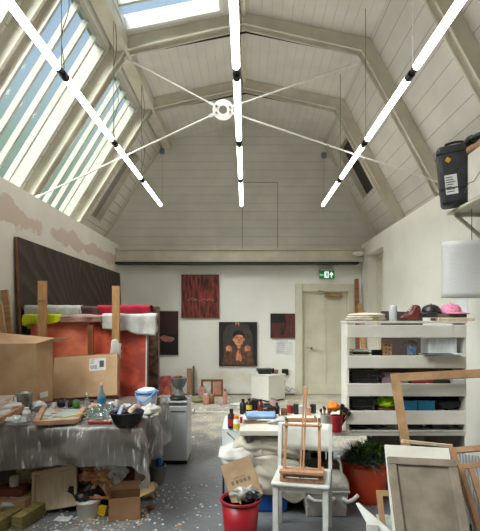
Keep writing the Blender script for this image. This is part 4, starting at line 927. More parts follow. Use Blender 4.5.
obj('flap', MB().hexa([Vector(v) for v in ((-bw/2, -bd/2, bh*.72), (-bw/2, bd/2, bh*.72), (-bw/2+.006, bd/2, bh*.72), (-bw/2+.006, -bd/2, bh*.72), (-bw/2-.04, -bd/2, bh*1.05), (-bw/2-.04, bd/2, bh*1.05), (-bw/2-.034, bd/2, bh*1.05), (-bw/2-.034, -bd/2, bh*1.05))]), M_card2, t, world=False)
obj('flap', MB().hexa([Vector(v) for v in ((bw/2-.006, -bd/2, bh*.72), (bw/2, -bd/2, bh*.72), (bw/2, bd/2, bh*.72), (bw/2-.006, bd/2, bh*.72), (bw/2+.1, -bd/2+.02, bh*.86), (bw/2+.106, -bd/2+.02, bh*.86), (bw/2+.106, bd/2, bh*.9), (bw/2+.1, bd/2, bh*.9))]), M_card, t, world=False)
one('blue_bottle', MB().blob((0, 0, .05), (.03, .03, .06), .25, 3, 3, 14, 10, flat=-.05), M_blue, 'small bright blue plastic bottle by the hanging sheet at the table corner', 'bottle', smooth=True).location = (PX(159, 4.3), 4.3, .17)
mug('grey_pail', 'dull grey pail under the far right corner of the plastic sheet', (PX(156, 4.35), 4.35, 0), .09, .17, M_metal, r2=.07)
one('cloth_scrap', MB().blob((0, 0, .05), (.1, .09, .06), .35, 2.5, 41, 22, 12, flat=-.05), mat('beige_rag', (176, 158, 134), (140, 120, 98), .85), 'beige rag on the floor right of the open cardboard box', 'rag', smooth=True).location = (PX(147, 4.05), 4.02, .0)
one('brown_scrap', MB().blob((0, 0, .012), (.03, .025, .015), .3, 3, 5, 14, 8, flat=-.012), M_woodd, 'tiny brown wood scrap on the floor right of the cardboard box', 'scrap', smooth=True).location = G(151, 509)
# yellowish insulation blocks
M_ins = mat('mineral_wool', (152, 138, 84), (118, 104, 60), .9, scale=20, stretch=(1, 1, 5), bump=.5, bscale=40)
for i, (px, py, rz, lab) in enumerate(((8, 531, -.5, 'olive mineral wool slab at the bottom left corner of the floor'), (30, 531, -.5, 'olive mineral wool slab lying right beside the corner one'))):
    o = one('insulation_slab', MB().b(-.045, .045, -.14, .14, 0, .1), M_ins, lab, 'insulation slab', 'insulation slabs', bevel=.006)
    o.rotation_euler = (0, 0, -.2); o.location = ((-1.79, 3.42, 0), (-1.655, 3.51, 0))[i]
one('paper_label', MB().b(-.06, .06, -.04, .04, 0, .003, Matrix.Rotation(-.1, 4, 'Z')), M_paper, 'white paper slip on the floor in front of the plywood panel', 'paper').location = G(63, 519)
mug('white_cup', 'small white pot on the brown tray at the left under the table', (PX(14, 3.75), 3.75, .19), .035, .075, M_white)
one('brown_tray', MB().b(-.13, .11, -.08, .08, 0, .05), mat('rust_card', (124, 70, 48), (98, 52, 36), .7), 'rust brown tray under a white pot at the left edge', 'tray').location = (PX(12, 3.75), 3.75, .135)
one('white_packing', MB().blob((0, 0, .04), (.12, .08, .05), .35, 3, 43, 22, 12, flat=-.04), M_paper, 'crumpled white packing paper under the rust brown tray', 'paper', smooth=True).location = (PX(13, 3.68), 3.66, .04)
one('junk_carton', MB().b(-.25, .2, -.02, .3, 0, .13), M_card, 'low carton in the dark at the left below the worktable', 'cardboard box').location = (-1.95, 3.75, 0)
one('yellow_cloth', crumple(.14, .3, .04, 8, 16), mat('mustard_cloth', (196, 160, 20), (160, 126, 14), .85), 'mustard yellow cloth hanging in the dark at the left under the worktable', 'cloth', solid=.004).location = (PX(10, 3.95), 3.95, .27)
# crumbs of dried paint and plaster nobody could count
def crumbs(n, fn, s0, s1, seed):
    random.seed(seed); mb = MB()
    for k in range(n):
        c_ = Vector(fn()); s_ = random.uniform(s0, s1); a = random.uniform(0, PI); h_ = s_*random.uniform(.2, .7)
        pts = [(math.cos(a+t)*s_*random.uniform(.6, 1.2), math.sin(a+t)*s_*random.uniform(.6, 1.2)) for t in (0, 1.2, 2.6, 4.0, 5.2)]
        mb.poly(pts, 0, h_, Matrix.Translation(c_))
    return mb
o = one('plaster_crumbs', crumbs(420, lambda: (random.gauss(-1.05, .38), random.uniform(3.3, 4.3), .001), .004, .014, 4), M_paper, 'white plaster crumbs strewn over the floor before the left worktable', 'crumbs'); o['kind'] = 'stuff'
o = one('wood_chips', crumbs(60, lambda: (random.gauss(-1.2, .35), random.uniform(3.3, 3.8), .001), .006, .022, 5), M_card, 'brown wood and card chips strewn over the floor by the left worktable', 'chips'); o['kind'] = 'stuff'
o = one('dried_paint_flakes', crumbs(260, lambda: (random.uniform(-2.4, -.9), random.uniform(3.5, 4.3), ZT+.006), .004, .016, 6), M_paper, 'white paint flakes lying all over the plastic sheet on the worktable', 'flakes'); o['kind'] = 'stuff'
o = one('plaster_dust_lumps', crumbs(160, lambda: (random.uniform(-1.3, 1.0), random.uniform(6.0, 9.2), .001), .008, .03, 7), M_paper, 'small white lumps strewn over the far floor near the back wall', 'crumbs'); o['kind'] = 'stuff'
for i, (px, py, s_, lab) in enumerate(((6, 417, .05, 'wad of white paper by the stretcher bars on the worktable'), (33, 408.5, .03, 'small balled tissue behind the white bottle'), (112, 406, .035, 'balled pale tissue left behind the black basket'), (120, 424, .02, 'tiny white tissue by the front rim of the black basket'), (144, 420, .03, 'white tissue at the right front corner of the worktable'))):
    one('tissue_ball', MB().blob((0, 0, s_*.5), (s_, s_*.9, s_*.6), .4, 3, 100+i, 18, 10, flat=-s_*.5), M_paper, lab, 'tissue', smooth=True).location = T(px, py)
for i, (px, py, lab) in enumerate(((92, 407.5, 'small amber bottle between the clear bottle and the blue-labelled one'), (54, 409, 'little white pot by the tissue behind the palette'), (117, 407, 'small white pot standing behind the black basket'))):
    jar('small_jar', lab, T(px, py), .02, .06+.01*i, (M_woodd, M_white, M_white)[i], M_black)
# ================================================================== RIGHT SIDE
ZR = .675
wt = thing('white_worktop', 'white worktop table in the middle right under the slatted shelf unit', 'table', (.85, 4.0, 0))
obj('tabletop', MB().b(PX(239.5, 3.6), 1.722, 3.6, 4.42, ZR-.04, ZR), M_white, wt, bevel=.004)
for x, y in ((-.0+PX(248.5, 3.66), 3.66), (PX(253.5, 3.8), 3.8), (1.72, 3.66), (1.72, 4.36), (.04, 4.36)): obj('leg', MB().cyl((x, y, 0), (x, y, ZR-.04), .018, n=10), M_metal, wt)
def W(px, py, z=ZR):
    d = (EYE-z)*F/(py-CY); return Vector((PX(px, d), d, z))
# plan cabinet beneath, sticking out at the left
pc = thing('drawing_cabinet', 'low pale cabinet on thin black legs sticking out left under the worktop', 'cabinet', (.1, 4.05, 0))
M_pale = mat('pale_blue_white', (206, 212, 216), (192, 198, 204), .5, scale=3)
obj('body', MB().b(-.2, .4, 3.86, 4.38, .46, .63), M_pale, pc, bevel=.004)
for x, y in ((-.19, 3.88), (.38, 3.88), (-.19, 4.36), (.38, 4.36)): obj('leg', MB().b(x-.008, x+.008, y-.008, y+.008, 0, .46), M_black, pc)
mk = MB(); mk.bar((-.16, 3.858, .60), (-.08, 3.858, .52), .006, .003, (0, 1, 0)); mk.bar((.02, 3.858, .57), (.16, 3.858, .56), .02, .003, (0, 1, 0))
obj('black_marks', mk, M_ink, pc)
# slatted shelf unit -----------------------------------------------
D = 3.6; x0, x1 = PX(346.6, D), PX(466.0, D); DP = .2
su = thing('slatted_shelf_unit', 'white shelf unit with broad front slats standing on the worktop', 'shelf unit', ((x0+x1)/2, D+.15, ZR))
zt = PZ(321, D)
obj('side_panel', MB().b(x0, x0+.02, D, D+DP, ZR, zt-.002), M_white, su, bevel=.002); obj('side_panel', MB().b(x1-.015, x1, D, D+DP, ZR, zt-.002), M_white, su, bevel=.002)
obj('top_board', MB().b(x0-.005, x1+.005, D-.012, D+DP+.005, zt-.018, zt), M_white, su, bevel=.002)
slats = [(325, 337.5), (355.6, 368), (383.3, 396), (410.5, 424)]
for a, b_ in slats: obj('slat', MB().b(x0+.001, x1-.004, D-.018, D-.001, PZ(b_, D), PZ(a, D)), M_white, su, bevel=.003)
obj('bottom_board', MB().b(x0+.021, x1-.016, D-.012, D+DP, ZR+.001, PZ(431, D)), M_white, su, bevel=.003)
SHZ = {}
for i, (a, b_) in enumerate(slats[1:]):
    z = PZ(a, D)-.012; SHZ[i+1] = z; obj('shelf_board', MB().b(x0+.021, x1-.016, D+.001, D+DP-.005, z-.012, z), M_white, su)
obj('back_panel', MB().b(x0+.021, x1-.016, D+DP-.004, D+DP+.002, ZR+.005, PZ(369, D)), mat('dark_back', (120, 112, 102), (100, 92, 84), .7), su)
SHZ[4] = PZ(431, D); SHZ[0] = zt
hl = MB()
for k in range(14): z = ZR+.08+k*.055; hl.cyl((x0-.001, D+.02, z), (x0+.001, D+.02, z), .0025, n=6)
obj('peg_holes', hl, M_line, su)['kind'] = 'stuff'
sx = lambda px, d=D+.12: PX(px, d)
def S(px, lvl, dy=.13): d = D+min(dy, .12); return Vector((PX(px, d), d, SHZ[lvl]+.001))
# level 0: top
t = thing('folded_textile', 'rolled cream striped cloth lying on top of the shelf unit at its left end', 'cloth', S(366, 0, .14))
for i, (w_, z_, dx) in enumerate(((.165, .0, 0), (.16, .016, -.005), (.15, .033, .004))):
    obj('fold', MB().blob((dx, 0, z_+.014), (w_, .09, .019), .06, 3, i+50, 30, 10, flat=-.014), mat('striped_cloth_%d' % i, (206, 196, 180), (60, 54, 50) if i == 1 else (168, 156, 140), .85, scale=7, stretch=(1, 5, 30), lo=.3, hi=.5), t, world=False, smooth=True)
obj('tie_band', MB().b(.03, .07, -.096, -.09, .0, .034), mat('olive_band', (140, 120, 60), (120, 100, 50), .6), t, world=False)
o = one('clear_cup_stack', MB().lathe([(0, 0), (.028, 0), (.03, .01), (.032, .11), (.02, .125), (0, .125)], n=16), mat('cloudy_cup', (200, 206, 208), (184, 190, 192), .3, trans=.3), 'cloudy plastic beaker standing on the shelf top left of the boot', 'beaker', smooth=True); o.location = S(393, 0, .12)
# boot
t = thing('ankle_boot', 'worn burgundy leather ankle boot on top of the shelf unit', 'boot', S(410, 0, .1))
M_boot = mat('burgundy_leather', (128, 52, 48), (86, 34, 34), .4, scale=14, bump=.3, bscale=26)
prof = [(-.088, .006), (-.088, .03), (-.07, .045), (-.03, .055), (.0, .075), (.02, .10), (.03, .128), (.05, .13), (.08, .125), (.085, .09), (.082, .05), (.088, .006)]
bm_ = MB(); prev = None; ns = 9; vs = []
for j in range(ns):
    f = j/(ns-1)*2-1; wv = math.sqrt(max(0, 1-f*f)); sc_ = .25+.75*wv
    cx_ = .02
    vs += [Vector((cx_+(x-cx_)*(.72+.28*wv), f*.036, .006+(z-.006)*(.6+.4*wv if z < .1 else .86+.14*wv))) for x, z in prof]
n_ = len(prof); fs = []
for j in range(ns-1):
    for k in range(n_): fs.append((j*n_+k, j*n_+(k+1) % n_, (j+1)*n_+(k+1) % n_, (j+1)*n_+k))
fs += [tuple(range(n_)), tuple(range((ns-1)*n_, ns*n_))]
obj('upper', bm_.add(vs, fs), M_boot, t, world=False, smooth=True, sub=1)
obj('sole', MB().b(-.095, .0, -.034, .034, 0, .009).b(.035, .09, -.03, .03, 0, .009).b(.0, .035, -.022, .022, .002, .009), mat('dark_sole', (50, 34, 30), (40, 28, 26), .6), t, world=False, bevel=.004)
lc = MB()
for k in range(5): lc.tube([(-.03+k*.014, -.02, .06+k*.015), (-.035+k*.014, 0, .066+k*.015), (-.03+k*.014, .02, .06+k*.015)], .003)
obj('laces', lc, M_black, t, world=False)
one('dark_book', MB().b(-.17, .14, -.08, .08, 0, .03), mat('taupe_cover', (120, 108, 102), (100, 88, 84), .6), 'flat taupe box under the two caps on the shelf top', 'box', bevel=.003).location = S(443, 0, .2)+Vector((0, 0, .026))
one('wooden_plank', MB().b(-.13, .15, -.1, .07, 0, .022), M_ply, 'pale wooden board overhanging the right end of the shelf top', 'board', bevel=.003).location = S(452, 0, .08)
def cap(name, label, loc, m, m2, rz, s=1):
    t = thing(name, label, 'cap', loc, rz=rz); mb = MB(); prof = [(0, .085), (.03, .082), (.06, .068), (.078, .045), (.084, .015), (.084, 0), (.08, 0), (.078, .02), (.06, .055), (0, .075)]
    obj('crown', mb.lathe([(r_*s, z*s) for r_, z in prof], n=22), m, t, world=False, smooth=True)
    vb = MB().grid(lambda u, v: (math.cos(PI*(.08+.84*u))*(.08+.05*v)*s, -math.sin(PI*(.08+.84*u))*(.07+.08*v)*s-.005, .012-.012*v*v), 16, 5)
    obj('visor', vb, m2, t, world=False, smooth=True, solid=.003)
    obj('button', MB().lathe([(0, .083*s), (.008, .084*s), (.006, .09*s), (0, .092*s)], n=10), m, t, world=False)
    return t
cap('peaked_hat', 'black cap lying on the taupe box beside the boot', S(431, 0, .2)+Vector((0, 0, .057)), M_black, M_black, -1.2, .9)
M_pink = mat('pink_mesh', (228, 150, 180), (206, 116, 152), .7, scale=60, lo=.45, hi=.55, detail=2)
cap('mesh_hat', 'pink mesh cap on the shelf top beneath the bubble wrap', S(450.5, 0, .2)+Vector((0, 0, .057)), M_pink, mat('pink_solid', (218, 134, 166), (200, 112, 148), .7), .6, 1.0)
# level 1
t = thing('plastic_tray', 'dark clear plastic tray stack at the left of the top shelf gap', 'tray', S(359, 1, .12))
for k in range(3): obj('tray', MB().b(-.07+.004*k, .075, -.08, .07, .02*k, .02*k+.014), M_darkm if k % 2 else M_clear, t, world=False, bevel=.003)
one('black_cable_coil', MB().tube([(math.cos(a*.7)*(.04+.002*math.sin(a*3)), math.sin(a*.7)*.035, .01+a*.0012) for a in range(36)], .006), M_black, 'black cable coil beside the plastic trays', 'cable').location = S(377, 1, .12)
t = thing('wooden_block', 'small upright wooden block with dark holes in the top shelf gap', 'wooden block', S(387, 1, .08))
obj('body', MB().b(-.034, .034, -.02, .02, 0, .11), M_wood, t, world=False, bevel=.003)
hm = MB()
for k, (a, b_) in enumerate(((-.015, .09), (.012, .085), (-.012, .06), (.014, .055), (-.014, .03), (.01, .025))): hm.cyl((a, -.021, b_), (a, -.019, b_), .006, n=8)
obj('holes', hm, M_ink, t, world=False)
t = thing('brush_jar', 'glass jar with blue label stuffed with grey rag in the top shelf gap', 'jar', S(411.5, 1, .08))
obj('body', MB().lathe([(0, 0), (.03, 0), (.033, .05), (.038, .1), (.034, .1), (.028, .01), (0, .01)], n=18), mat('blue_glaze', (60, 110, 160), (130, 160, 186), .3, scale=40), t, world=False, smooth=True)
obj('rag', MB().blob((0, 0, .1), (.045, .04, .025), .4, 3, 8, 18, 10), mat('grey_rag', (150, 146, 136), (120, 116, 108), .8), t, world=False, smooth=True)
t = thing('white_container', 'translucent white square container at the right of the top shelf gap', 'container', S(440, 1, .16))
obj('body', MB().b(-.125, .1, -.09, .09, 0, .15), mat('milky', (236, 240, 242), (226, 232, 236), .35, trans=.08), t, world=False, bevel=.01)
for k in range(6): obj('ridge', MB().b(-.11+k*.036, -.1+k*.036, -.094, -.09, .01, .14), MATS['milky'], t, world=False)
t = thing('paper_stack', 'fanned white and black papers lying over the second slat at right', 'papers', S(442, 1, -.03)+Vector((0, 0, .014)))
for k, (a, m_) in enumerate(((-.05, M_paper), (.04, M_black), (.1, M_paper), (-.1, M_paper), (.02, M_ink))):
    obj('sheet', MB().b(-.15, .14, -.05, .09, .003*k, .003*k+.0015, Matrix.Rotation(a*.6, 4, 'Z') @ Matrix.Rotation(a*.3, 4, 'Y')), m_, t, world=False)
# level 2,3 baskets
def sbasket(label, loc, w_):
    return basket('wire_basket', label, loc, w_, .16, .1, 9, 0, 'basket', 'black baskets in the shelf unit', .88)
sbasket('black lattice basket in the second shelf gap', S(363, 2, .115)+Vector((0, 0, .0)), .215)
sbasket('black lattice basket in the third shelf gap, above the bottom boards', S(361, 3, .115), .19)
one('mauve_paper', MB().b(-.08, .12, -.08, .08, 0, .05).b(-.06, .1, -.07, .06, .05, .075), mat('mauve_card', (150, 130, 140), (128, 108, 118), .7), 'mauve folders behind the tall stretcher frame in the second gap', 'folders').location = S(392, 2, .14)
for k, (px, w_, h_, m_, lab) in enumerate(((420, .16, .016, mat('red_fabric', (150, 30, 40), (120, 24, 32), .7), 'dark red flat folder in the second shelf gap'), (438, .14, .03, M_black, 'black flat case in the second shelf gap right part'), (455, .08, .04, M_paper, 'small white packet at the right end of the second gap'), (415, .12, .075, mat('dark_grey_card', (60, 58, 60), (44, 42, 44), .6), 'dark grey box at the back of the second shelf gap'))):
    one('flat_case', MB().b(-w_/2, w_/2, -.07, .07, 0, h_), m_, lab, 'case', bevel=.003).location = S(px, 2, .08 if k != 3 else .2)+Vector((0, 0, .012 if k == 0 else 0))
one('neon_vest', MB().blob((0, 0, .03), (.075, .08, .045), .35, 3, 61, 26, 14, flat=-.03), mat('neon_green', (190, 236, 20), (150, 214, 10), .7), 'neon green cloth bundle in the third shelf gap', 'cloth', smooth=True).location = S(385, 3, .12)+Vector((0, 0, .022))
one('brown_dish', MB().lathe([(0, 0), (.05, 0), (.08, .02), (.075, .022), (.045, .006), (0, .006)], n=20), M_woodd, 'shallow dark dish beneath the neon green bundle', 'dish', smooth=True).location = S(384, 3, .1)
for k, px in enumerate((405, 422.5)):
    t = thing('blue_tray', ('blue plastic box behind the stretcher frame upright' if k == 0 else 'blue plastic box just left of the black bag on the third shelf'), 'plastic box', S(px, 3, .1), 'blue boxes on the third shelf')
    M_tb = mat('petrol_blue', (20, 110, 150), (14, 88, 126), .4)
    q = MB(); w_ = .066; q.b(-w_, w_, -.08, .08, 0, .006).b(-w_, w_, -.08, -.075, 0, .085).b(-w_, w_, .075, .08, 0, .085).b(-w_, -w_+.005, -.075, .075, 0, .085).b(w_-.005, w_, -.075, .075, 0, .085)
    obj('body', q, M_tb, t, world=False); obj('rim', MB().b(-w_-.003, w_+.003, -.084, -.08, .07, .085), M_tb, t, world=False)
one('black_bag', MB().blob((0, 0, .045), (.12, .09, .055), .25, 2.4, 63, 26, 14, flat=-.045), mat('navy_black_cloth', (34, 36, 46), (24, 26, 34), .7), 'crumpled navy black bag at the right of the third shelf', 'bag', smooth=True).location = S(446, 3, .12)+Vector((0, 0, 0))
one('black_rag', MB().blob((0, 0, .02), (.13, .07, .026), .4, 3, 65, 26, 12, flat=-.02), M_black, 'black rags on the bottom board of the shelf unit at left', 'rag', smooth=True).location = S(364, 4, .1)
for k, (px, lab, m_) in enumerate(((392, 'clear glass box on the bottom board left of the stretcher upright', M_glass), (413, 'dark glass box on the bottom board right of the stretcher upright', M_darkm))):
    one('glass_box', MB().b(-.06, .06, -.05, .05, 0, .045), m_, lab, 'glass box', bevel=.003).location = S(px, 4, .12)
basket('wire_basket', 'low black wire basket on the bottom board towards the right', S(438, 4, .14), .16, .14, .045, 8, 0, 'basket', 'black baskets in the shelf unit', .9)
# brown panel behind
M, w, h = plane_matrix(Vector((PX(382, 4.25), 4.25, ZR+.002)), Vector((PX(423.5, 4.25), 4.25, ZR+.002)), P(382, 311, 4.35))
t = mthing('brown_artboard', 'dark brown textured panel standing behind the shelf unit', 'panel', M)
obj('face', MB().b(0, w, 0, h, -.02, 0), mat('brown_weave', (82, 64, 60), (58, 46, 44), .7, scale=70, bump=.3), t, world=False); obj('rear_frame', MB().b(0, .03, 0, h, -.04, -.02).b(w-.03, w, 0, h, -.04, -.02).b(.03, w-.03, 0, .03, -.04, -.02).b(.03, w-.03, h-.03, h, -.04, -.02), M_woodd, t, world=False)
# right wall: shelf with bracket, black case, white box
t = thing('wall_shelf', 'white wall shelf on a triangular bracket high on the right wall', 'shelf', (2.17, 4.0, 2.6))
zs = 2.6
obj('shelf_board', MB().b(1.985, XR-.001, 2.9, 4.55, zs-.025, zs), M_frame, t, bevel=.003)
br = obj('bracket', MB().b(2.02, XR-.002, 4.44, 4.47, zs-.06, zs-.026).b(XR-.03, XR-.001, 4.43, 4.48, zs-.32, zs-.06).bar((2.04, 4.455, zs-.05), (XR-.02, 4.455, zs-.3), .03, .03, (0, 1, 0)), M_frame, t)
M_case = mat('black_nylon', (44, 46, 50), (30, 31, 34), .5, scale=12, bump=.3, bscale=20)
t = thing('black_case', 'soft black equipment case with white label, standing on the high wall shelf', 'case', (2.06, 4.4, zs))
MC = Matrix.Translation((1.995, 4.34, zs+.015)) @ Matrix.Rotation(-.10, 4, 'Y') @ Matrix.Rotation(-.35, 4, 'Z')
obj('body', MB().b(-.14, .16, -.1, .12, .0, .56, MC), M_case, t, bevel=.035)
for k in (-.04, .07): obj('piping', MB().b(-.145, .165, -.105+0*k, .125, .27+k*3, .285+k*3, MC), M_black, t, bevel=.004)
lbl = obj('label', MB().b(-.095, .01, -.104, -.101, .1, .28, MC), M_paper, t)
pm = MB()
for k in range(7): pm.b(-.085, -.085+random.uniform(.03, .08), -.1065, -.1045, .12+k*.022, .128+k*.022, MC)
obj('print', pm, MATS['print_grey'], lbl)
obj('handle', MB().tube([MC @ Vector(p) for p in ((-.06, 0, .55), (-.05, 0, .59), (.03, 0, .6), (.1, 0, .59), (.11, 0, .55))], .012), M_black, t)
t = thing('white_carton', 'white box beside the black case on the high wall shelf', 'box', (2.15, 4.05, zs))
obj('body', MB().b(1.985, 2.33, 3.6, 4.12, zs+.002, zs+.42), M_white, t, bevel=.006)
cb = MB()
cb.tube([(1.988, 4.18, zs+.1), (1.985, 4.1, zs+.16), (1.985, 4.0, zs+.15), (1.985, 3.9, zs+.2), (1.985, 3.8, zs+.28)], .004)
obj('wire', cb, M_line, t)
one('rolled_canvas', MB().cyl((2.0, 4.12, zs+.46), (2.12, 3.65, zs+.46), .035, n=14), M_card2, 'brown roll lying on top of the white box on the wall shelf', 'roll', smooth=False)
one('camera_tripod', MB().cyl((2.02, 4.2, zs+.57), (2.14, 3.65, zs+.55), .03, n=12).blob((2.04, 4.15, zs+.57), (.05, .06, .04), .2, 2, 2, 16, 10), M_black, 'black rolled tripod bag lying over the brown roll on the wall shelf', 'tripod bag', smooth=True)
one('yellow_tag', MB().b(-.02, .02, -.003, .003, -.02, .02, Matrix.Rotation(.5, 4, 'Y')), mat('tag_yellow', (214, 176, 40), (196, 156, 30), .5), 'small yellow tag on the front of the black case', 'tag').location = P(448, 163, 4.16)
# bubble wrap
M_bub = mat('bubble_wrap', (226, 226, 227), (216, 216, 219), .45, scale=3, bump=.4, bscale=70, trans=.25)
def roll(u, v):
    a = u*2*PI; z = v; k = 1+.03*fbm(math.cos(a)*2, v*3, math.sin(a)*2)
    return (2.08+math.cos(a)*.25*k, 4.28+math.sin(a)*.13*k, PZ(297, 4.15)+v*(PZ(240, 4.15)-PZ(297, 4.15)))
bw_ = MB().grid(roll, 48, 12)
one('bubble_wrap_roll', bw_, M_bub, 'big pale roll of bubble wrap on the right wall under the high shelf', 'bubble wrap', smooth=True, solid=.01)
one('hanging_hook', MB().cyl((2.1, 4.28, PZ(240, 4.15)-.03), (2.1, 4.28, zs-.026), .004, n=6), M_metal, 'thin cord holding the bubble wrap roll below the wall shelf', 'cord')
one('wall_sheet', MB().b(XR-.006, XR-.001, 4.87, 5.12, PZ(316, 5), PZ(297, 5)), M_paper, 'white paper sheet on the right wall under the bubble wrap', 'paper')
# ------------------------------------------------ items on the worktop, middle
def bottle(label, loc, r, h_, m, mc, ml=None, grp=None, neck=.45, name='bottle'):
    t = thing(name, label, 'bottle', loc, grp)
    obj('body', MB().lathe([(0, 0), (r*.96, 0), (r, .005), (r, h_*.68), (r*neck, h_*.8), (r*neck, h_*.85), (0, h_*.85)], n=16), m, t, world=False, smooth=True)
    obj('cap', MB().lathe([(0, h_*.83), (r*neck*1.15, h_*.83), (r*neck*1.15, h_), (0, h_)], n=12), mc, t, world=False)
    if ml: obj('label', MB().lathe([(r+.0006, h_*.15), (r+.0006, h_*.5)], n=16), ml, t, world=False)
    return t
M_or = mat('orange_cap', (230, 140, 30), (210, 116, 20), .4); M_lred = mat('label_red', (170, 40, 40), (150, 30, 34), .5); M_yel = mat('label_yellow', (214, 190, 60), (196, 170, 50), .5)
Cz = .632
bottle('tall black bottle with red-edged label at the left end above the pale cabinet', W(231.3, 428, Cz), .03, .16, M_black, M_black, M_lred)
bottle('white bottle with orange cap and yellow label at the left end of the worktop', W(236.5, 431, Cz), .026, .125, MATS['bottle_white'], M_or, M_yel, neck=.75)
bottle('black bottle with wide cap standing left behind the magazines', W(243, 414), .03, .14, M_black, M_darkm)
bottle('brown glass bottle behind the magazine stack', W(249, 411), .03, .12, mat('brown_glass', (60, 40, 28), (44, 30, 22), .2), M_black, M_yel)
bottle('black round tin right of the brown glass bottle', W(255, 410), .036, .1, M_black, M_black, neck=.9)
bottle('dark red bottle at the back of the worktop', W(260.5, 411), .03, .11, mat('dark_red_glass', (110, 30, 30), (86, 24, 24), .3), M_black)
bottle('short black jar at the back right of the magazines', W(267, 412), .03, .08, M_black, M_darkm, neck=.85)
jar('glass_jar', 'pinkish glass jar standing behind the magazines', W(273.5, 410.5), .04, .12, mat('pink_glass', (190, 150, 144), (160, 120, 116), .15, trans=.25), M_glass)
bottle('dark bottle just left of the white chair back', W(277, 416), .025, .12, M_black, M_black)
# magazine stack
mg = [(mat('mag_tan', (176, 160, 136), (150, 134, 112), .6), 'tan portfolio at the bottom of the magazine stack', .15, .012, .0), (mat('mag_brown', (120, 92, 74), (96, 72, 58), .6), 'brown book second from the bottom of the magazine stack', .14, .016, .06), (M_paper, 'white sheets in the middle of the magazine stack', .15, .012, -.05), (mat('mag_grey', (110, 112, 116), (84, 86, 92), .5), 'grey folder under the topmost magazine', .13, .012, .12), (mat('mag_blue', (150, 180, 214), (110, 146, 190), .4, scale=9), 'light blue magazine on top of the stack', .12, .01, -.1)]
z = ZR+.001
for m_, lab, hw, th, a in mg:
    one('magazine', MB().b(-hw, hw, -.1, .1, 0, th, Matrix.Rotation(a, 4, 'Z')), m_, lab, 'magazine', 'magazine stack on the worktop').location = W(261, 422)+Vector((0, .02, z-ZR)); z += th+.001
one('plastic_bag', MB().blob((0, 0, .02), (.09, .08, .03), .4, 3, 71, 22, 12, flat=-.02), M_clear, 'crumpled clear bag on the right end of the magazine stack', 'plastic bag', smooth=True).location = W(276, 423)+Vector((0, 0, 0))
one('black_pouch', MB().blob((0, 0, .015), (.06, .05, .02), .3, 3, 73, 20, 10, flat=-.015), M_black, 'small black pouch lying on the light blue magazine', 'pouch', smooth=True).location = W(268, 418)+Vector((0, .03, z-ZR))
one('red_marker', MB().cyl((0, 0, 0), (0, .0, .05), .012, n=10), M_lred, 'short red cap standing at the left of the magazine stack', 'cap').location = W(243.5, 423)+Vector((-.02, 0, 0))
# clutter behind the chair
names = [(284, 415, .03, .06, M_woodd, 'brown round tin'), (290, 413, .03, .07, M_lred, 'red tin'), (296, 414, .025, .09, M_black, 'slim black tin'), (301, 412, .03, .06, M_paper, 'white tin'), (308, 415, .026, .07, M_terr, 'pink pot'), (313, 413, .03, .08, M_darkm, 'grey metal tin')]
for px, py, r_, h_, m_, nm in names: mug('paint_tin', nm+' on the worktop behind the small easel', W(px, py), r_, h_, m_, 'tin')
one('brush_tray', MB().b(-.14, .14, -.06, .06, 0, .012).b(-.14, -.13, -.06, .06, .012, .035).b(.13, .14, -.06, .06, .012, .035), M_woodd, 'shallow wooden tray of clutter on the worktop behind the chair back', 'tray').location = W(300, 421)
# pots with brushes right
t = mug('ceramic_pot', 'pale grey round pot between the easel and the red cup', W(325.5, 428), .042, .11, mat('pale_grey_pot', (176, 174, 168), (158, 156, 150), .5))
rc = W(336.5, 431.5); mug('red_cup', 'red plastic cup crowded with brushes near the shelf unit', rc, .048, .125, M_red, 'cup', r2=.042)
bc_ = W(325.5, 428)
for i in range(7):
    a = i*.9; t = thing('paint_brush', 'worn dark brush standing in the pale grey pot', 'brush', bc_+Vector((0, 0, .015)), 'brushes in the pale grey pot')
    tip = Vector((math.cos(a)*.045, math.sin(a)*.03, .13+.012*(i % 3))); d = tip.normalized()
    obj('handle', MB().cyl((math.cos(a)*.006, math.sin(a)*.006, 0), tip*.85, .004, n=6), M_woodd, t, world=False); obj('bristles', MB().cyl(tip*.85, tip, .007, .009, n=8), M_black, t, world=False)
dark = mat('brush_handle_dark', (70, 60, 50), (50, 44, 38), .4)
for i in range(6):
    a = -.5+i*.35; t = thing('paint_brush', 'flat brush with striped handle fanning right out of the red cup', 'brush', rc+Vector((.01, 0, .015)), 'brushes in the red cup')
    tip = Vector((.035+.012*i, .02*math.sin(i*2), .20-.012*i))
    obj('handle', MB().bar((0.002*i, 0, 0), tip*.7, .012, .006, (0, 1, 0)), dark, t, world=False)
    obj('ferrule', MB().bar(tip*.7, tip*.78, .02, .009, (0, 1, 0)), M_brass, t, world=False); obj('bristles', MB().bar(tip*.78, tip, .024, .01, (0, 1, 0)), M_black, t, world=False)
one('orange_cloth', MB().blob((0, 0, 0), (.05, .04, .035), .3, 3, 75, 22, 14), mat('orange_glove', (232, 134, 30), (210, 104, 20), .7), 'orange rubber glove stuffed in the left of the red cup', 'glove', smooth=True).location = rc+Vector((-.022, 0, .15))
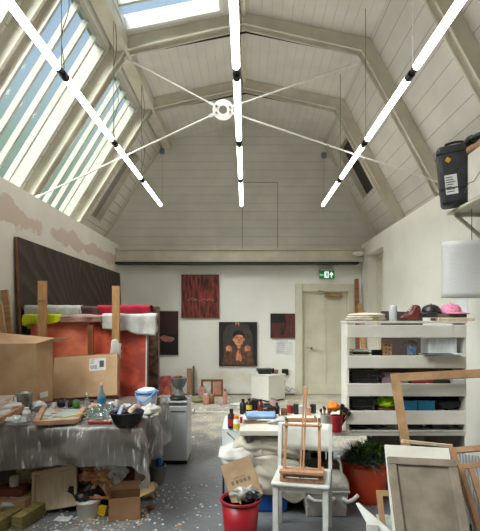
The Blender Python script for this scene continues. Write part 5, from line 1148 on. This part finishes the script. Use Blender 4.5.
# ------------------------------------------------ white chair
chl = Vector((PX(272.5, 3.12), 3.12, 0)); rz = -.21
ch = thing('white_chair', 'white painted wooden chair holding a small easel on its seat', 'chair', chl, rz=rz)
CW, CD, CS = .375, .35, .45
M_ch = mat('chair_white', (216, 216, 212), (196, 196, 190), .45, scale=9)
obj('seat', MB().b(-.01, CW+.01, -.02, CD, CS-.028, CS), M_ch, ch, world=False, bevel=.012)
obj('leg', MB().bar((.02, .015, 0), (.02, .015, CS-.028), .038, .03, (0, 1, 0)), M_ch, ch, world=False, bevel=.004); obj('leg', MB().bar((CW-.02, .015, 0), (CW-.02, .015, CS-.028), .038, .03, (0, 1, 0)), M_ch, ch, world=False, bevel=.004)
for x in (.0, CW): obj('leg', MB().bar((x, CD+.05, 0), (x, CD-.0, CS), .026, .034, (0, 1, 0)).bar((x, CD, CS), (x, CD+.045, .76), .026, .03, (0, 1, 0)), M_ch, ch, world=False)
obj('apron', MB().b(.03, CW-.03, .02, .035, CS-.07, CS-.028), M_ch, ch, world=False)
obj('side_rail', MB().b(.0, .012, .03, CD, CS-.07, CS-.028), M_ch, ch, world=False); obj('side_rail', MB().b(CW-.012, CW, .03, CD, CS-.07, CS-.028), M_ch, ch, world=False)
def backf(u, v): x = -.012+u*(CW+.024); return (x, CD+.025+v*.02+.02*math.sin(u*PI), .565+v*.2)
obj('backrest', MB().grid(backf, 12, 4), M_ch, ch, world=False, smooth=True, solid=.014)
# table easel on the seat
ME = Matrix.Translation(chl) @ Matrix.Rotation(rz, 4, 'Z'); o0 = ME @ Vector((.06, .0, CS+.002))
ea = thing('table_easel', 'small pink-brown wooden table easel standing on the white chair', 'easel', o0, rz=rz+.03)
def eb(name, a, b_, w_, h_, up=(0, 1, 0)): return obj(name, MB().bar(a, b_, w_, h_, up), M_beech, ea, world=False, bevel=.0015)
W_ = .27
eb('base_rail', (0, .0, .02), (0, .26, .02), .022, .03, (0, 0, 1)); eb('base_rail', (W_, .0, .02), (W_, .26, .02), .022, .03, (0, 0, 1))
eb('cross_rail', (-.01, .01, .012), (W_+.01, .01, .012), .022, .022); eb('cross_rail', (.0, .24, .012), (W_, .24, .012), .022, .022)
eb('tray_front', (-.01, -.012, .075), (W_+.01, -.012, .075), .018, .05, (0, 1, 0)); eb('tray', (-.01, .02, .052), (W_+.01, .02, .052), .045, .01, (0, 1, 0))
eb('side_post', (.015, .03, .02), (.025, .13, .40), .02, .014); eb('side_post', (W_-.015, .03, .02), (W_-.02, .13, .40), .02, .014)
eb('mast', (W_/2-.012, .035, .02), (W_/2+.012, .165, .61), .012, .016); eb('mast', (W_/2+.008, .035, .02), (W_/2+.028, .165, .61), .012, .016)
eb('cross_bar', (.0, .11, .36), (W_, .11, .36), .014, .028); eb('top_block', (W_/2+.018, .158, .57), (W_/2+.02, .17, .62), .034, .022)
for x in (.02, W_-.02): obj('wing_nut', MB().cyl((x, .125, .40), (x, .10, .41), .01, n=8), M_metal, ea, world=False)
# ------------------------------------------------ below the worktop
def heap(label, c, r, seed, m, amp=.22, fr=1.8, name='dust_sheet_heap', cat='cloth', n=(56, 36)):
    return one(name, MB().blob(c, r, amp, fr, seed, n[0], n[1], flat=-r[2]*.8), m, label, cat, smooth=True)
M_sh1 = mat('cream_canvas_cloth', (196, 188, 174), (172, 164, 150), .85, scale=5, bump=.5, bscale=7); M_sh2 = mat('white_canvas_cloth', (208, 206, 202), (188, 186, 182), .85, scale=5, bump=.5, bscale=7)
def drape(label, m, px0, px1, d0, ztop, zbot, seed, lx=0, depth=.18):
    x0_, x1_ = PX(px0, d0), PX(px1, d0)
    def fn(u, v):
        x = x0_+(x1_-x0_)*u; e = 1-(2*u-1)**2
        zt_ = ztop(u); zb_ = zbot(u)
        f = 1.6*fbm(x*2.2+v*1.2, v*1.6, seed)+.6*math.sin((u*1.3+v*.8)*9+seed)
        bul = math.sin(v*PI)**.8
        if v < .75: k = v/.75; z = zb_+(zt_-zb_)*k; y = d0-depth*.5*math.sin(k*PI*.5+.5)*(.4+.6*e)+.035*f
        else: k = (v-.75)/.25; z = zt_-.02*k*k+.01*f; y = d0+.02+depth*1.3*k
        return (x, y, z)
    return one('dust_sheet', MB().grid(fn, 60, 40), m, label, 'cloth', smooth=True, solid=.01)
import math as _m
def it(pts): 
    def g(u):
        for (a, za), (b_, zb) in zip(pts, pts[1:]):
            if u <= b_: k = (u-a)/(b_-a); k = k*k*(3-2*k); return za+(zb-za)*k
        return pts[-1][1]
    return g
drape('white dust sheet heap hanging out at the left below the worktop', M_sh2, 219, 262, 3.72, it([(0, .46), (.35, .52), (1, .60)]), it([(0, .42), (.25, .30), (.6, .26), (1, .22)]), 1)
drape('beige canvas roll tucked directly beneath the worktop front', M_sh1, 229, 300, 3.74, it([(0, .50), (.2, .6), (.7, .61), (1, .56)]), it([(0, .44), (.3, .4), (1, .42)]), 5)
drape('grey-white canvas bundle behind the legs of the white chair', M_sh1, 250, 313, 3.70, it([(0, .46), (.3, .47), (.7, .42), (1, .30)]), it([(0, .2), (.4, .16), (.7, .1), (1, .14)]), 9)
bb = G(272, 514)
t = thing('blue_bin', 'bright blue plastic bin on the floor under the dust sheets', 'bin', bb+Vector((0, .13, 0)))
q = MB(); wb2, wt2 = .12, .145
def frust(mb, w0, w1, d0, d1, z0, z1): return mb.hexa([(-w0, -d0, z0), (w0, -d0, z0), (w0, d0, z0), (-w0, d0, z0), (-w1, -d1, z1), (w1, -d1, z1), (w1, d1, z1), (-w1, d1, z1)])
obj('body', frust(q, wb2, wt2, .1, .12, 0, .24), M_blue, t, world=False, bevel=.015); obj('rim', frust(MB(), wt2+.008, wt2+.01, .128, .13, .235, .255), M_blue, t, world=False, bevel=.004)
# red bucket with paper bag
rbp = Vector((PX(240.5, 3.2), 3.2, 0)); hr_ = .31
t = thing('red_bucket', 'crimson plastic waste bucket holding a brown paper bag', 'bucket', rbp)
obj('body', MB().lathe([(0, 0), (.105, 0), (.108, .006), (.132, hr_-.02), (.128, hr_-.02), (.1, .012), (0, .012)], n=32), M_red, t, world=False, smooth=True)
obj('rim', MB().lathe([(.131, hr_-.022), (.141, hr_-.02), (.143, hr_-.004), (.136, hr_), (.127, hr_-.004), (.127, hr_-.022)], n=32), M_red, t, world=False, smooth=True)
MBG = Matrix.Translation(rbp+Vector((.055, .0, hr_-.03))) @ Matrix.Rotation(-.34, 4, 'Y') @ Matrix.Rotation(-.25, 4, 'X') @ Matrix.Rotation(.1, 4, 'Z')
M_kr = mat('kraft_bag', (188, 158, 126), (166, 136, 106), .75, scale=6, bump=.35, bscale=9)
t = thing('paper_bag', 'brown paper carrier bag with stamped characters upside down in the red bucket', 'paper bag', rbp+Vector((0, 0, hr_-.03)))
bw, bd, bh = .112, .04, .29; q = MB(); z0 = -.03+.03
for a in ((-bw, bw, -bd, -bd+.003), (-bw, bw, bd-.003, bd), (-bw, -bw+.003, -bd, bd), (bw-.003, bw, -bd, bd)): q.b(a[0], a[1], a[2], a[3], .02, bh, MBG)
q.b(-bw, bw, -bd, bd, bh-.003, bh, MBG); obj('bag_body', q, M_kr, t)
obj('handle', MB().tube([MBG @ Vector(p) for p in ((-.05, -bd-.002, .045), (-.055, -bd-.02, .0), (-.03, -bd-.03, -.02), (.03, -bd-.03, -.02), (.055, -bd-.02, .0), (.05, -bd-.002, .045))], .006), M_kr, t)
gl = MB(); random.seed(3)
for k in range(5):
    cx_ = -.062+k*.029; cz_ = .15
    for dz in (-.009, -.001, .008): gl.b(cx_-.01, cx_+.01, -bd-.0014, -bd-.0002, cz_+dz-.0012, cz_+dz+.0012, MBG)
    for dx in random.sample((-.008, -.003, .003, .008), 3): gl.b(cx_+dx-.0013, cx_+dx+.0013, -bd-.0014, -bd-.0002, cz_-.012, cz_+.012, MBG)
for k in range(14): gl.b(-.05+k*.006, -.047+k*.006, -bd-.0014, -bd-.0002, .174, .179, MBG)
obj('stamped_characters', gl, mat('green_grey_ink', (96, 100, 78), (80, 84, 64), .7), t)
one('clear_packaging', MB().blob((0, 0, 0), (.1, .09, .05), .4, 3, 81, 24, 14), M_clear, 'crumpled clear packaging filling the top of the red bucket', 'plastic wrap', smooth=True).location = rbp+Vector((.035, .02, hr_-.03))
one('black_packaging', MB().blob((0, 0, 0), (.05, .05, .03), .4, 3, 83, 18, 10), M_black, 'black scrap in the right of the red bucket', 'scrap', smooth=True).location = rbp+Vector((.075, -.03, hr_-.005))
# white hamper with rope handle
hx = Vector((PX(324, 3.72), 3.72, 0))
t = thing('storage_hamper', 'white hamper with a rounded lid and rope handles behind the chair legs', 'hamper', hx)
M_ham = mat('hamper_white', (196, 192, 184), (170, 166, 158), .6, scale=14, bump=.3)
obj('body', frust(MB(), .155, .17, .12, .13, 0, .19), M_ham, t, world=False, bevel=.012)
def lidf(u, v): a = PI*v; x = -.175+.35*u; e = min(1, min(u, 1-u)*7); return (x, -math.cos(a)*.13, .20+math.sin(a)**.6*.12*(.6+.4*e))
obj('lid', MB().grid(lidf, 20, 14), M_ham, t, world=False, smooth=True, solid=.012)
obj('lid_rim', MB().b(-.182, .182, -.14, .14, .19, .21), M_ham, t, world=False, bevel=.006)
obj('rope_handle', MB().tube([(.12, -.135, .15), (.16, -.15, .13), (.2, -.16, .15), (.235, -.17, .19)], .016, 8), M_cloth, t, world=False, smooth=True)
obj('rope_handle', MB().tube([(-.15, -.135, .17), (-.1, -.16, .14), (-.02, -.165, .14), (.06, -.15, .16)], .014, 8), M_cloth, t, world=False, smooth=True)
# rubber tub with greenery
tb = Vector((PX(365, 3.98), 3.98, 0))
t = thing('rubber_tub', 'large orange-red rubber tub with black grips under the worktop', 'tub', tb)
obj('body', MB().lathe([(0, 0), (.155, 0), (.16, .01), (.205, .33), (.199, .33), (.15, .015), (0, .015)], n=36), M_trug, t, world=False, smooth=True)
obj('rim', MB().lathe([(.2, .318), (.213, .322), (.213, .335), (.197, .337)], n=36), M_trug, t, world=False, smooth=True)
for a in (-1.55, 1.55):
    pts = [(math.cos(a+k)*.217, math.sin(a+k)*.217, .335+.03*(1-abs(k)/.28)) for k in (-.28, -.15, 0, .15, .28)]
    obj('grip', MB().tube(pts, .014, 8), M_black, t, world=False, smooth=True)
t = thing('netted_greenery', 'tangle of dark green netting and leaves heaped in the orange-red tub', 'greenery', tb+Vector((0, 0, .33)))
def tangle(n, r, z0, sp, w_, seed, cx_=0):
    random.seed(seed); mb = MB()
    for k in range(n):
        a = random.uniform(0, 2*PI); e = random.uniform(.1, 1.2); L_ = random.uniform(.5, 1)*r; p = Vector((cx_+random.uniform(-.1, .1), random.uniform(-.1, .1), z0))
        d = Vector((math.cos(a)*math.cos(e), math.sin(a)*math.cos(e), math.sin(e)*.7)); q_ = p+d*L_+Vector((0, 0, random.uniform(-.03, .03))); s_ = d.cross(Vector((0, 0, 1))).normalized()*w_
        mid = (p+q_)/2+Vector((0, 0, .03)); mb.add([p-s_, p+s_, mid+s_*1.4, mid-s_*1.4, q_], [(0, 1, 2, 3), (3, 2, 4)])
    return mb
o = obj('dark_netting', tangle(900, .30, -.03, 0, .0035, 5), mat('dark_green_net', (120, 150, 118), (76, 102, 82), .8, scale=30), t, world=False); o['kind'] = 'stuff'
o = obj('bright_leaves', tangle(90, .15, .07, 0, .007, 6, .03), mat('bright_leaf', (150, 206, 70), (110, 170, 50), .6), t, world=False); o['kind'] = 'stuff'
obj('core', MB().blob((0, 0, -.02), (.16, .16, .12), .3, 2.5, 9, 26, 14), mat('green_core', (98, 118, 94), (60, 76, 62), .8, scale=26, bump=.4), t, world=False, smooth=True)
one('brown_stem_bundle', MB().tube([(-.02, 0, -.05), (.02, 0, .02), (.09, -.01, .03), (.17, -.02, .0)], .02, 8).blob((-.04, -.02, 0), (.05, .05, .04), .3, 3, 3, 14, 10), mat('taupe_net', (120, 108, 92), (92, 82, 70), .8), 'taupe netting bundle at the right side of the orange-red tub', 'netting', smooth=True).location = tb+Vector((.05, -.05, .36))
# dark things deeper beneath
one('dark_crate', MB().b(1.4, 2.0, 4.25, 4.4, 0, .58), mat('dark_brown_crate', (70, 60, 54), (54, 46, 42), .7), 'dark brown crate standing beyond the legs at the right end of the worktop', 'crate', bevel=.01)
one('black_sack', MB().blob((0, 0, .12), (.1, .1, .12), .25, 2, 91, 24, 16, flat=-.12), M_black, 'black sack wedged between canvas bundle and hamper under the worktop', 'sack', smooth=True).location = (PX(298, 4.0), 4.02, .36)
one('grey_crate', MB().b(-.2, .25, -.02, .3, 0, .36), mat('grey_crate', (120, 116, 108), (100, 96, 90), .6), 'grey crate standing behind the canvas bundle under the worktop', 'crate').location = (.42, 4.05, 0)
for k, px in enumerate((314, 322, 330)): mug('plant_pot', ['small black pot left on the grey shelf box behind the hamper', 'middle black pot behind the hamper lid', 'black pot behind the hamper nearest the tub'][k], (PX(px, 3.98), 3.98, .32), .03, .08, M_black, 'pot', group='black pots behind the hamper')
one('pot_box', MB().b(-.14, .14, -.06, .06, 0, .32), M_card2, 'brown carton behind the hamper carrying black pots', 'cardboard box').location = (PX(322, 3.98), 3.98, 0)
M, w, h = plane_matrix(Vector((1.1, 4.1, .0)), Vector((1.62, 4.1, .0)), Vector((1.1, 4.2, .6)))
t = mthing('grey_board', 'dull grey-brown board leaning under the worktop right of the tub', 'board', M); obj('panel', MB().b(0, w, 0, h, -.015, 0), mat('grey_brown_board', (110, 102, 92), (90, 84, 76), .7), t, world=False)
one('white_rag', MB().blob((0, 0, 0), (.03, .02, .04), .4, 3, 95, 14, 10), M_cloth, 'tiny white rag hanging below the worktop edge', 'rag', smooth=True).location = (PX(372, 3.64), 3.66, .60)
# ------------------------------------------------ stretcher frames and canvases, right foreground
def sframe(name, label, BL, BR, TL, bw_, th, m, mid=None, crossb=None, grp=None):
    M, w, h = plane_matrix(BL, BR, TL); t = mthing(name, label, 'frame', M, grp)
    obj('stile', MB().b(0, bw_, 0, h, -th, 0), m, t, world=False, bevel=.002); obj('stile', MB().b(w-bw_, w, 0, h, -th, 0), m, t, world=False, bevel=.002)
    obj('rail', MB().b(bw_, w-bw_, 0, bw_, -th, -.001), m, t, world=False, bevel=.002); obj('rail', MB().b(bw_, w-bw_, h-bw_, h, -th, -.001), m, t, world=False, bevel=.002)
    if mid: obj('centre_bar', MB().b(w*mid-bw_/2, w*mid+bw_/2, bw_, h-bw_, -th, -.003), m, t, world=False)
    if crossb: obj('cross_bar', MB().b(bw_, w-bw_, h*crossb-bw_/2, h*crossb+bw_/2, -th, -.004), m, t, world=False)
    return t, w, h
M_fr = mat('stretcher_pine', (172, 136, 102), (148, 112, 80), .5, scale=5, stretch=(1.5, 1.5, 1), bump=.08)
TLf = P(391, 373.5, 3.5); sframe('canvas_stretcher', 'large bare pine stretcher frame leaning against the shelf unit', Vector((1.165, 3.12, .003)), Vector((2.22, 3.12, .003)), TLf, .062, .03, M_fr)
# pine thickness ring on top board
M_lin = mat('linen', (150, 137, 122), (112, 100, 89), .85, scale=7, bump=.3, bscale=120, lo=.3, hi=.75)
BL, BR, TL = Vector((.885, 2.56, .003)), Vector((1.325, 2.56, .003)), Vector((.925, 3.0, PZ(456, 3.0)))
M, w, h = plane_matrix(BL, BR, TL); t = mthing('linen_canvas', 'unpainted grey-brown linen canvas seen from the back in the right foreground', 'canvas', M)
obj('linen_back', MB().b(.0, w, 0, h, -.03, -.018), M_lin, t, world=False)
for a in ((0, w, 0, .05), (0, w, h-.05, h), (0, .05, .05, h-.05), (w-.055, w, .05, h-.05)): obj('stretcher_wrap', MB().b(*a, -.018, .0), M_lin, t, world=False, bevel=.006)
random.seed(12); fz = MB()
for k in range(10):
    x, y = random.uniform(.1, w-.1), random.uniform(.2, h-.12); fz.add([(x, y, -.0176), (x+.006, y+.001, -.0176), (x+.01, y+.045*random.random()+.01, -.0176), (x+.004, y+.04, -.0176)], [(0, 1, 2, 3)])
0 and obj('paint_smears', fz, mat('pale_smear', (190, 186, 180), (166, 160, 152), .8), t, world=False)
BL, BR, TL = Vector((.88, 2.66, .003)), Vector((1.32, 2.64, .003)), Vector((.935, 3.1, PZ(444.5, 3.1)))
M, w, h = plane_matrix(BL, BR, TL); t = mthing('white_board', 'white board showing above and left of the linen canvas', 'board', M)
obj('panel', MB().b(0, w-.02, 0, h, -.018, 0), M_white, t, world=False, bevel=.002)
one('thin_plank', MB().bar(P(402, 441, 3.25), P(452, 446, 3.3), .02, .02), M_ply, 'thin pale plank behind the white board', 'plank')
sframe('canvas_stretcher', 'golden pine frame right behind the linen canvas, with a centre bar', Vector((PX(463, 2.9)+.12, 2.78, .003)), Vector((1.95, 2.78, .003)), P(449, 447.5, 3.22), .04, .03, M_fr)
sframe('canvas_stretcher', 'smaller pine frame with upright bar at the right edge, before the patterned parcel', Vector((1.48, 2.78, .003)), Vector((2.0, 2.74, .003)), P(457.5, 464, 3.08), .035, .02, M_fr, mid=.16)
M, w, h = plane_matrix(Vector((1.42, 3.0, .003)), Vector((1.8, 3.0, .003)), P(453, 452.5, 3.32))
t = mthing('patterned_parcel', 'flat parcel wrapped in grey patterned paper behind the golden frames', 'parcel', M)
def pat():
    m, nt, b = newmat('patterned_paper'); L = nt.links
    tc = N(nt, 'ShaderNodeTexCoord'); vo = N(nt, 'ShaderNodeTexWave'); vo.inputs['Scale'].default_value = 14; vo.inputs['Distortion'].default_value = 6; vo.inputs['Detail'].default_value = 3
    L.new(tc.outputs['Object'], vo.inputs['Vector']); rp = N(nt, 'ShaderNodeValToRGB'); rp.color_ramp.elements[0].color = rgb(132, 136, 144); rp.color_ramp.elements[1].color = rgb(186, 188, 194)
    L.new(vo.outputs['Color'], rp.inputs['Fac']); L.new(rp.outputs['Color'], b.inputs['Base Color']); return m
obj('wrapping', MB().b(0, w, 0, h, -.04, 0), pat(), t, world=False, bevel=.005)
obj('black_print', MB().b(.06, .075, .1, .2, 0, .001).b(.09, .11, .08, .17, 0, .001).b(.06, .11, .05, .07, 0, .001), M_ink, t, world=False)
sframe('small_stretcher', 'small plain pine frame corner standing between the tub and linen canvas', Vector((PX(384, 2.95)-.0, 2.95, .003)), Vector((PX(384, 2.95)+.3, 2.95, .003)), P(376.5, 490, 3.15), .038, .02, M_fr)
one('cloudy_plastic', MB().blob((0, 0, .08), (.1, .08, .08), .35, 2.5, 97, 22, 14, flat=-.08), MATS['cloudy_plastic'], 'crumpled cloudy plastic behind the small pine frame', 'plastic wrap', smooth=True).location = (PX(388, 3.2), 3.22, .0)
# white chair part, tipped, bottom edge of the picture
t = thing('folding_stool', 'white folding stool cropped by the bottom edge, one leg pointing up left', 'stool', (.95, 2.75, 0))
a, b_ = P(358, 505.5, 2.95), Vector((.98, 2.72, .03))
obj('leg', MB().hexa([a+Vector((-.012, 0, .008)), a+Vector((.012, 0, .01)), a+Vector((.012, .03, .01)), a+Vector((-.012, .03, .008)), b_+Vector((-.09, 0, -.01)), b_+Vector((.09, 0, .08)), b_+Vector((.09, .03, .08)), b_+Vector((-.09, .03, -.01))]), M_ch, t, bevel=.006)
obj('leg', MB().bar(P(372, 524, 2.85), Vector((PX(372, 2.85)-.01, 2.8, .0)), .07, .025, (0, 1, 0)), M_ch, t, bevel=.004)
obj('seat', MB().b(.74, 1.0, 2.45, 2.7, .0, .03), M_ch, t, bevel=.006)
# ================================================================== CAMERA, SKY
cam = bpy.data.cameras.new('camera'); co = bpy.data.objects.new('camera', cam); COL.objects.link(co)
co.location = (0, 0, EYE); co.rotation_euler = (PI/2, 0, 0)
cam.sensor_fit = 'AUTO'; cam.sensor_width = 36; cam.lens = F/531*36
cam.shift_x = -(CX-240)/531; cam.shift_y = (CY-265.5)/531; cam.clip_start = .05
SC.camera = co
w = bpy.data.worlds.new('sky'); SC.world = w; w.use_nodes = True; nt = w.node_tree; L = nt.links
bg = nt.nodes['Background']; bg.inputs['Strength'].default_value = SKY_S
tc = N(nt, 'ShaderNodeTexCoord'); se = N(nt, 'ShaderNodeSeparateXYZ'); L.new(tc.outputs['Generated'], se.inputs[0])
nz = N(nt, 'ShaderNodeTexNoise'); nz.inputs['Scale'].default_value = 5; nz.inputs['Detail'].default_value = 5; L.new(tc.outputs['Generated'], nz.inputs['Vector'])
ma = N(nt, 'ShaderNodeMath', operation='MULTIPLY_ADD'); ma.inputs[1].default_value = .22; L.new(nz.outputs['Fac'], ma.inputs[0]); L.new(se.outputs['Z'], ma.inputs[2])
rp = N(nt, 'ShaderNodeValToRGB'); e = rp.color_ramp.elements
e[0].position = .28; e[0].color = rgb(120, 140, 120); e[1].position = .98; e[1].color = rgb(190, 208, 240)
k = e.new(.42); k.color = rgb(146, 168, 158); k = e.new(.56); k.color = rgb(168, 190, 208); k = e.new(.75); k.color = rgb(168, 190, 226)
L.new(ma.outputs[0], rp.inputs['Fac']); L.new(rp.outputs['Color'], bg.inputs['Color'])
vs = SC.view_settings; vs.view_transform = 'Standard'; vs.look = 'None'; vs.gamma = 1; vs.use_curve_mapping = False; vs.exposure = EXPO
SC.cycles.use_denoising = True
SC.cycles.max_bounces = 8; SC.cycles.diffuse_bounces = 5; SC.cycles.transparent_max_bounces = 12
SC.cycles.sample_clamp_indirect = 4
sl = bpy.data.lights.new('sun', 'SUN'); so = bpy.data.objects.new('sun', sl); COL.objects.link(so)
sl.energy = SUN_S; sl.angle = math.radians(48); sl.color = (1.0, .985, .96)
so.rotation_euler = (-Vector((-.55, -.42, .80))).to_track_quat('-Z', 'Y').to_euler(); so.location = (-6, -4, 9)
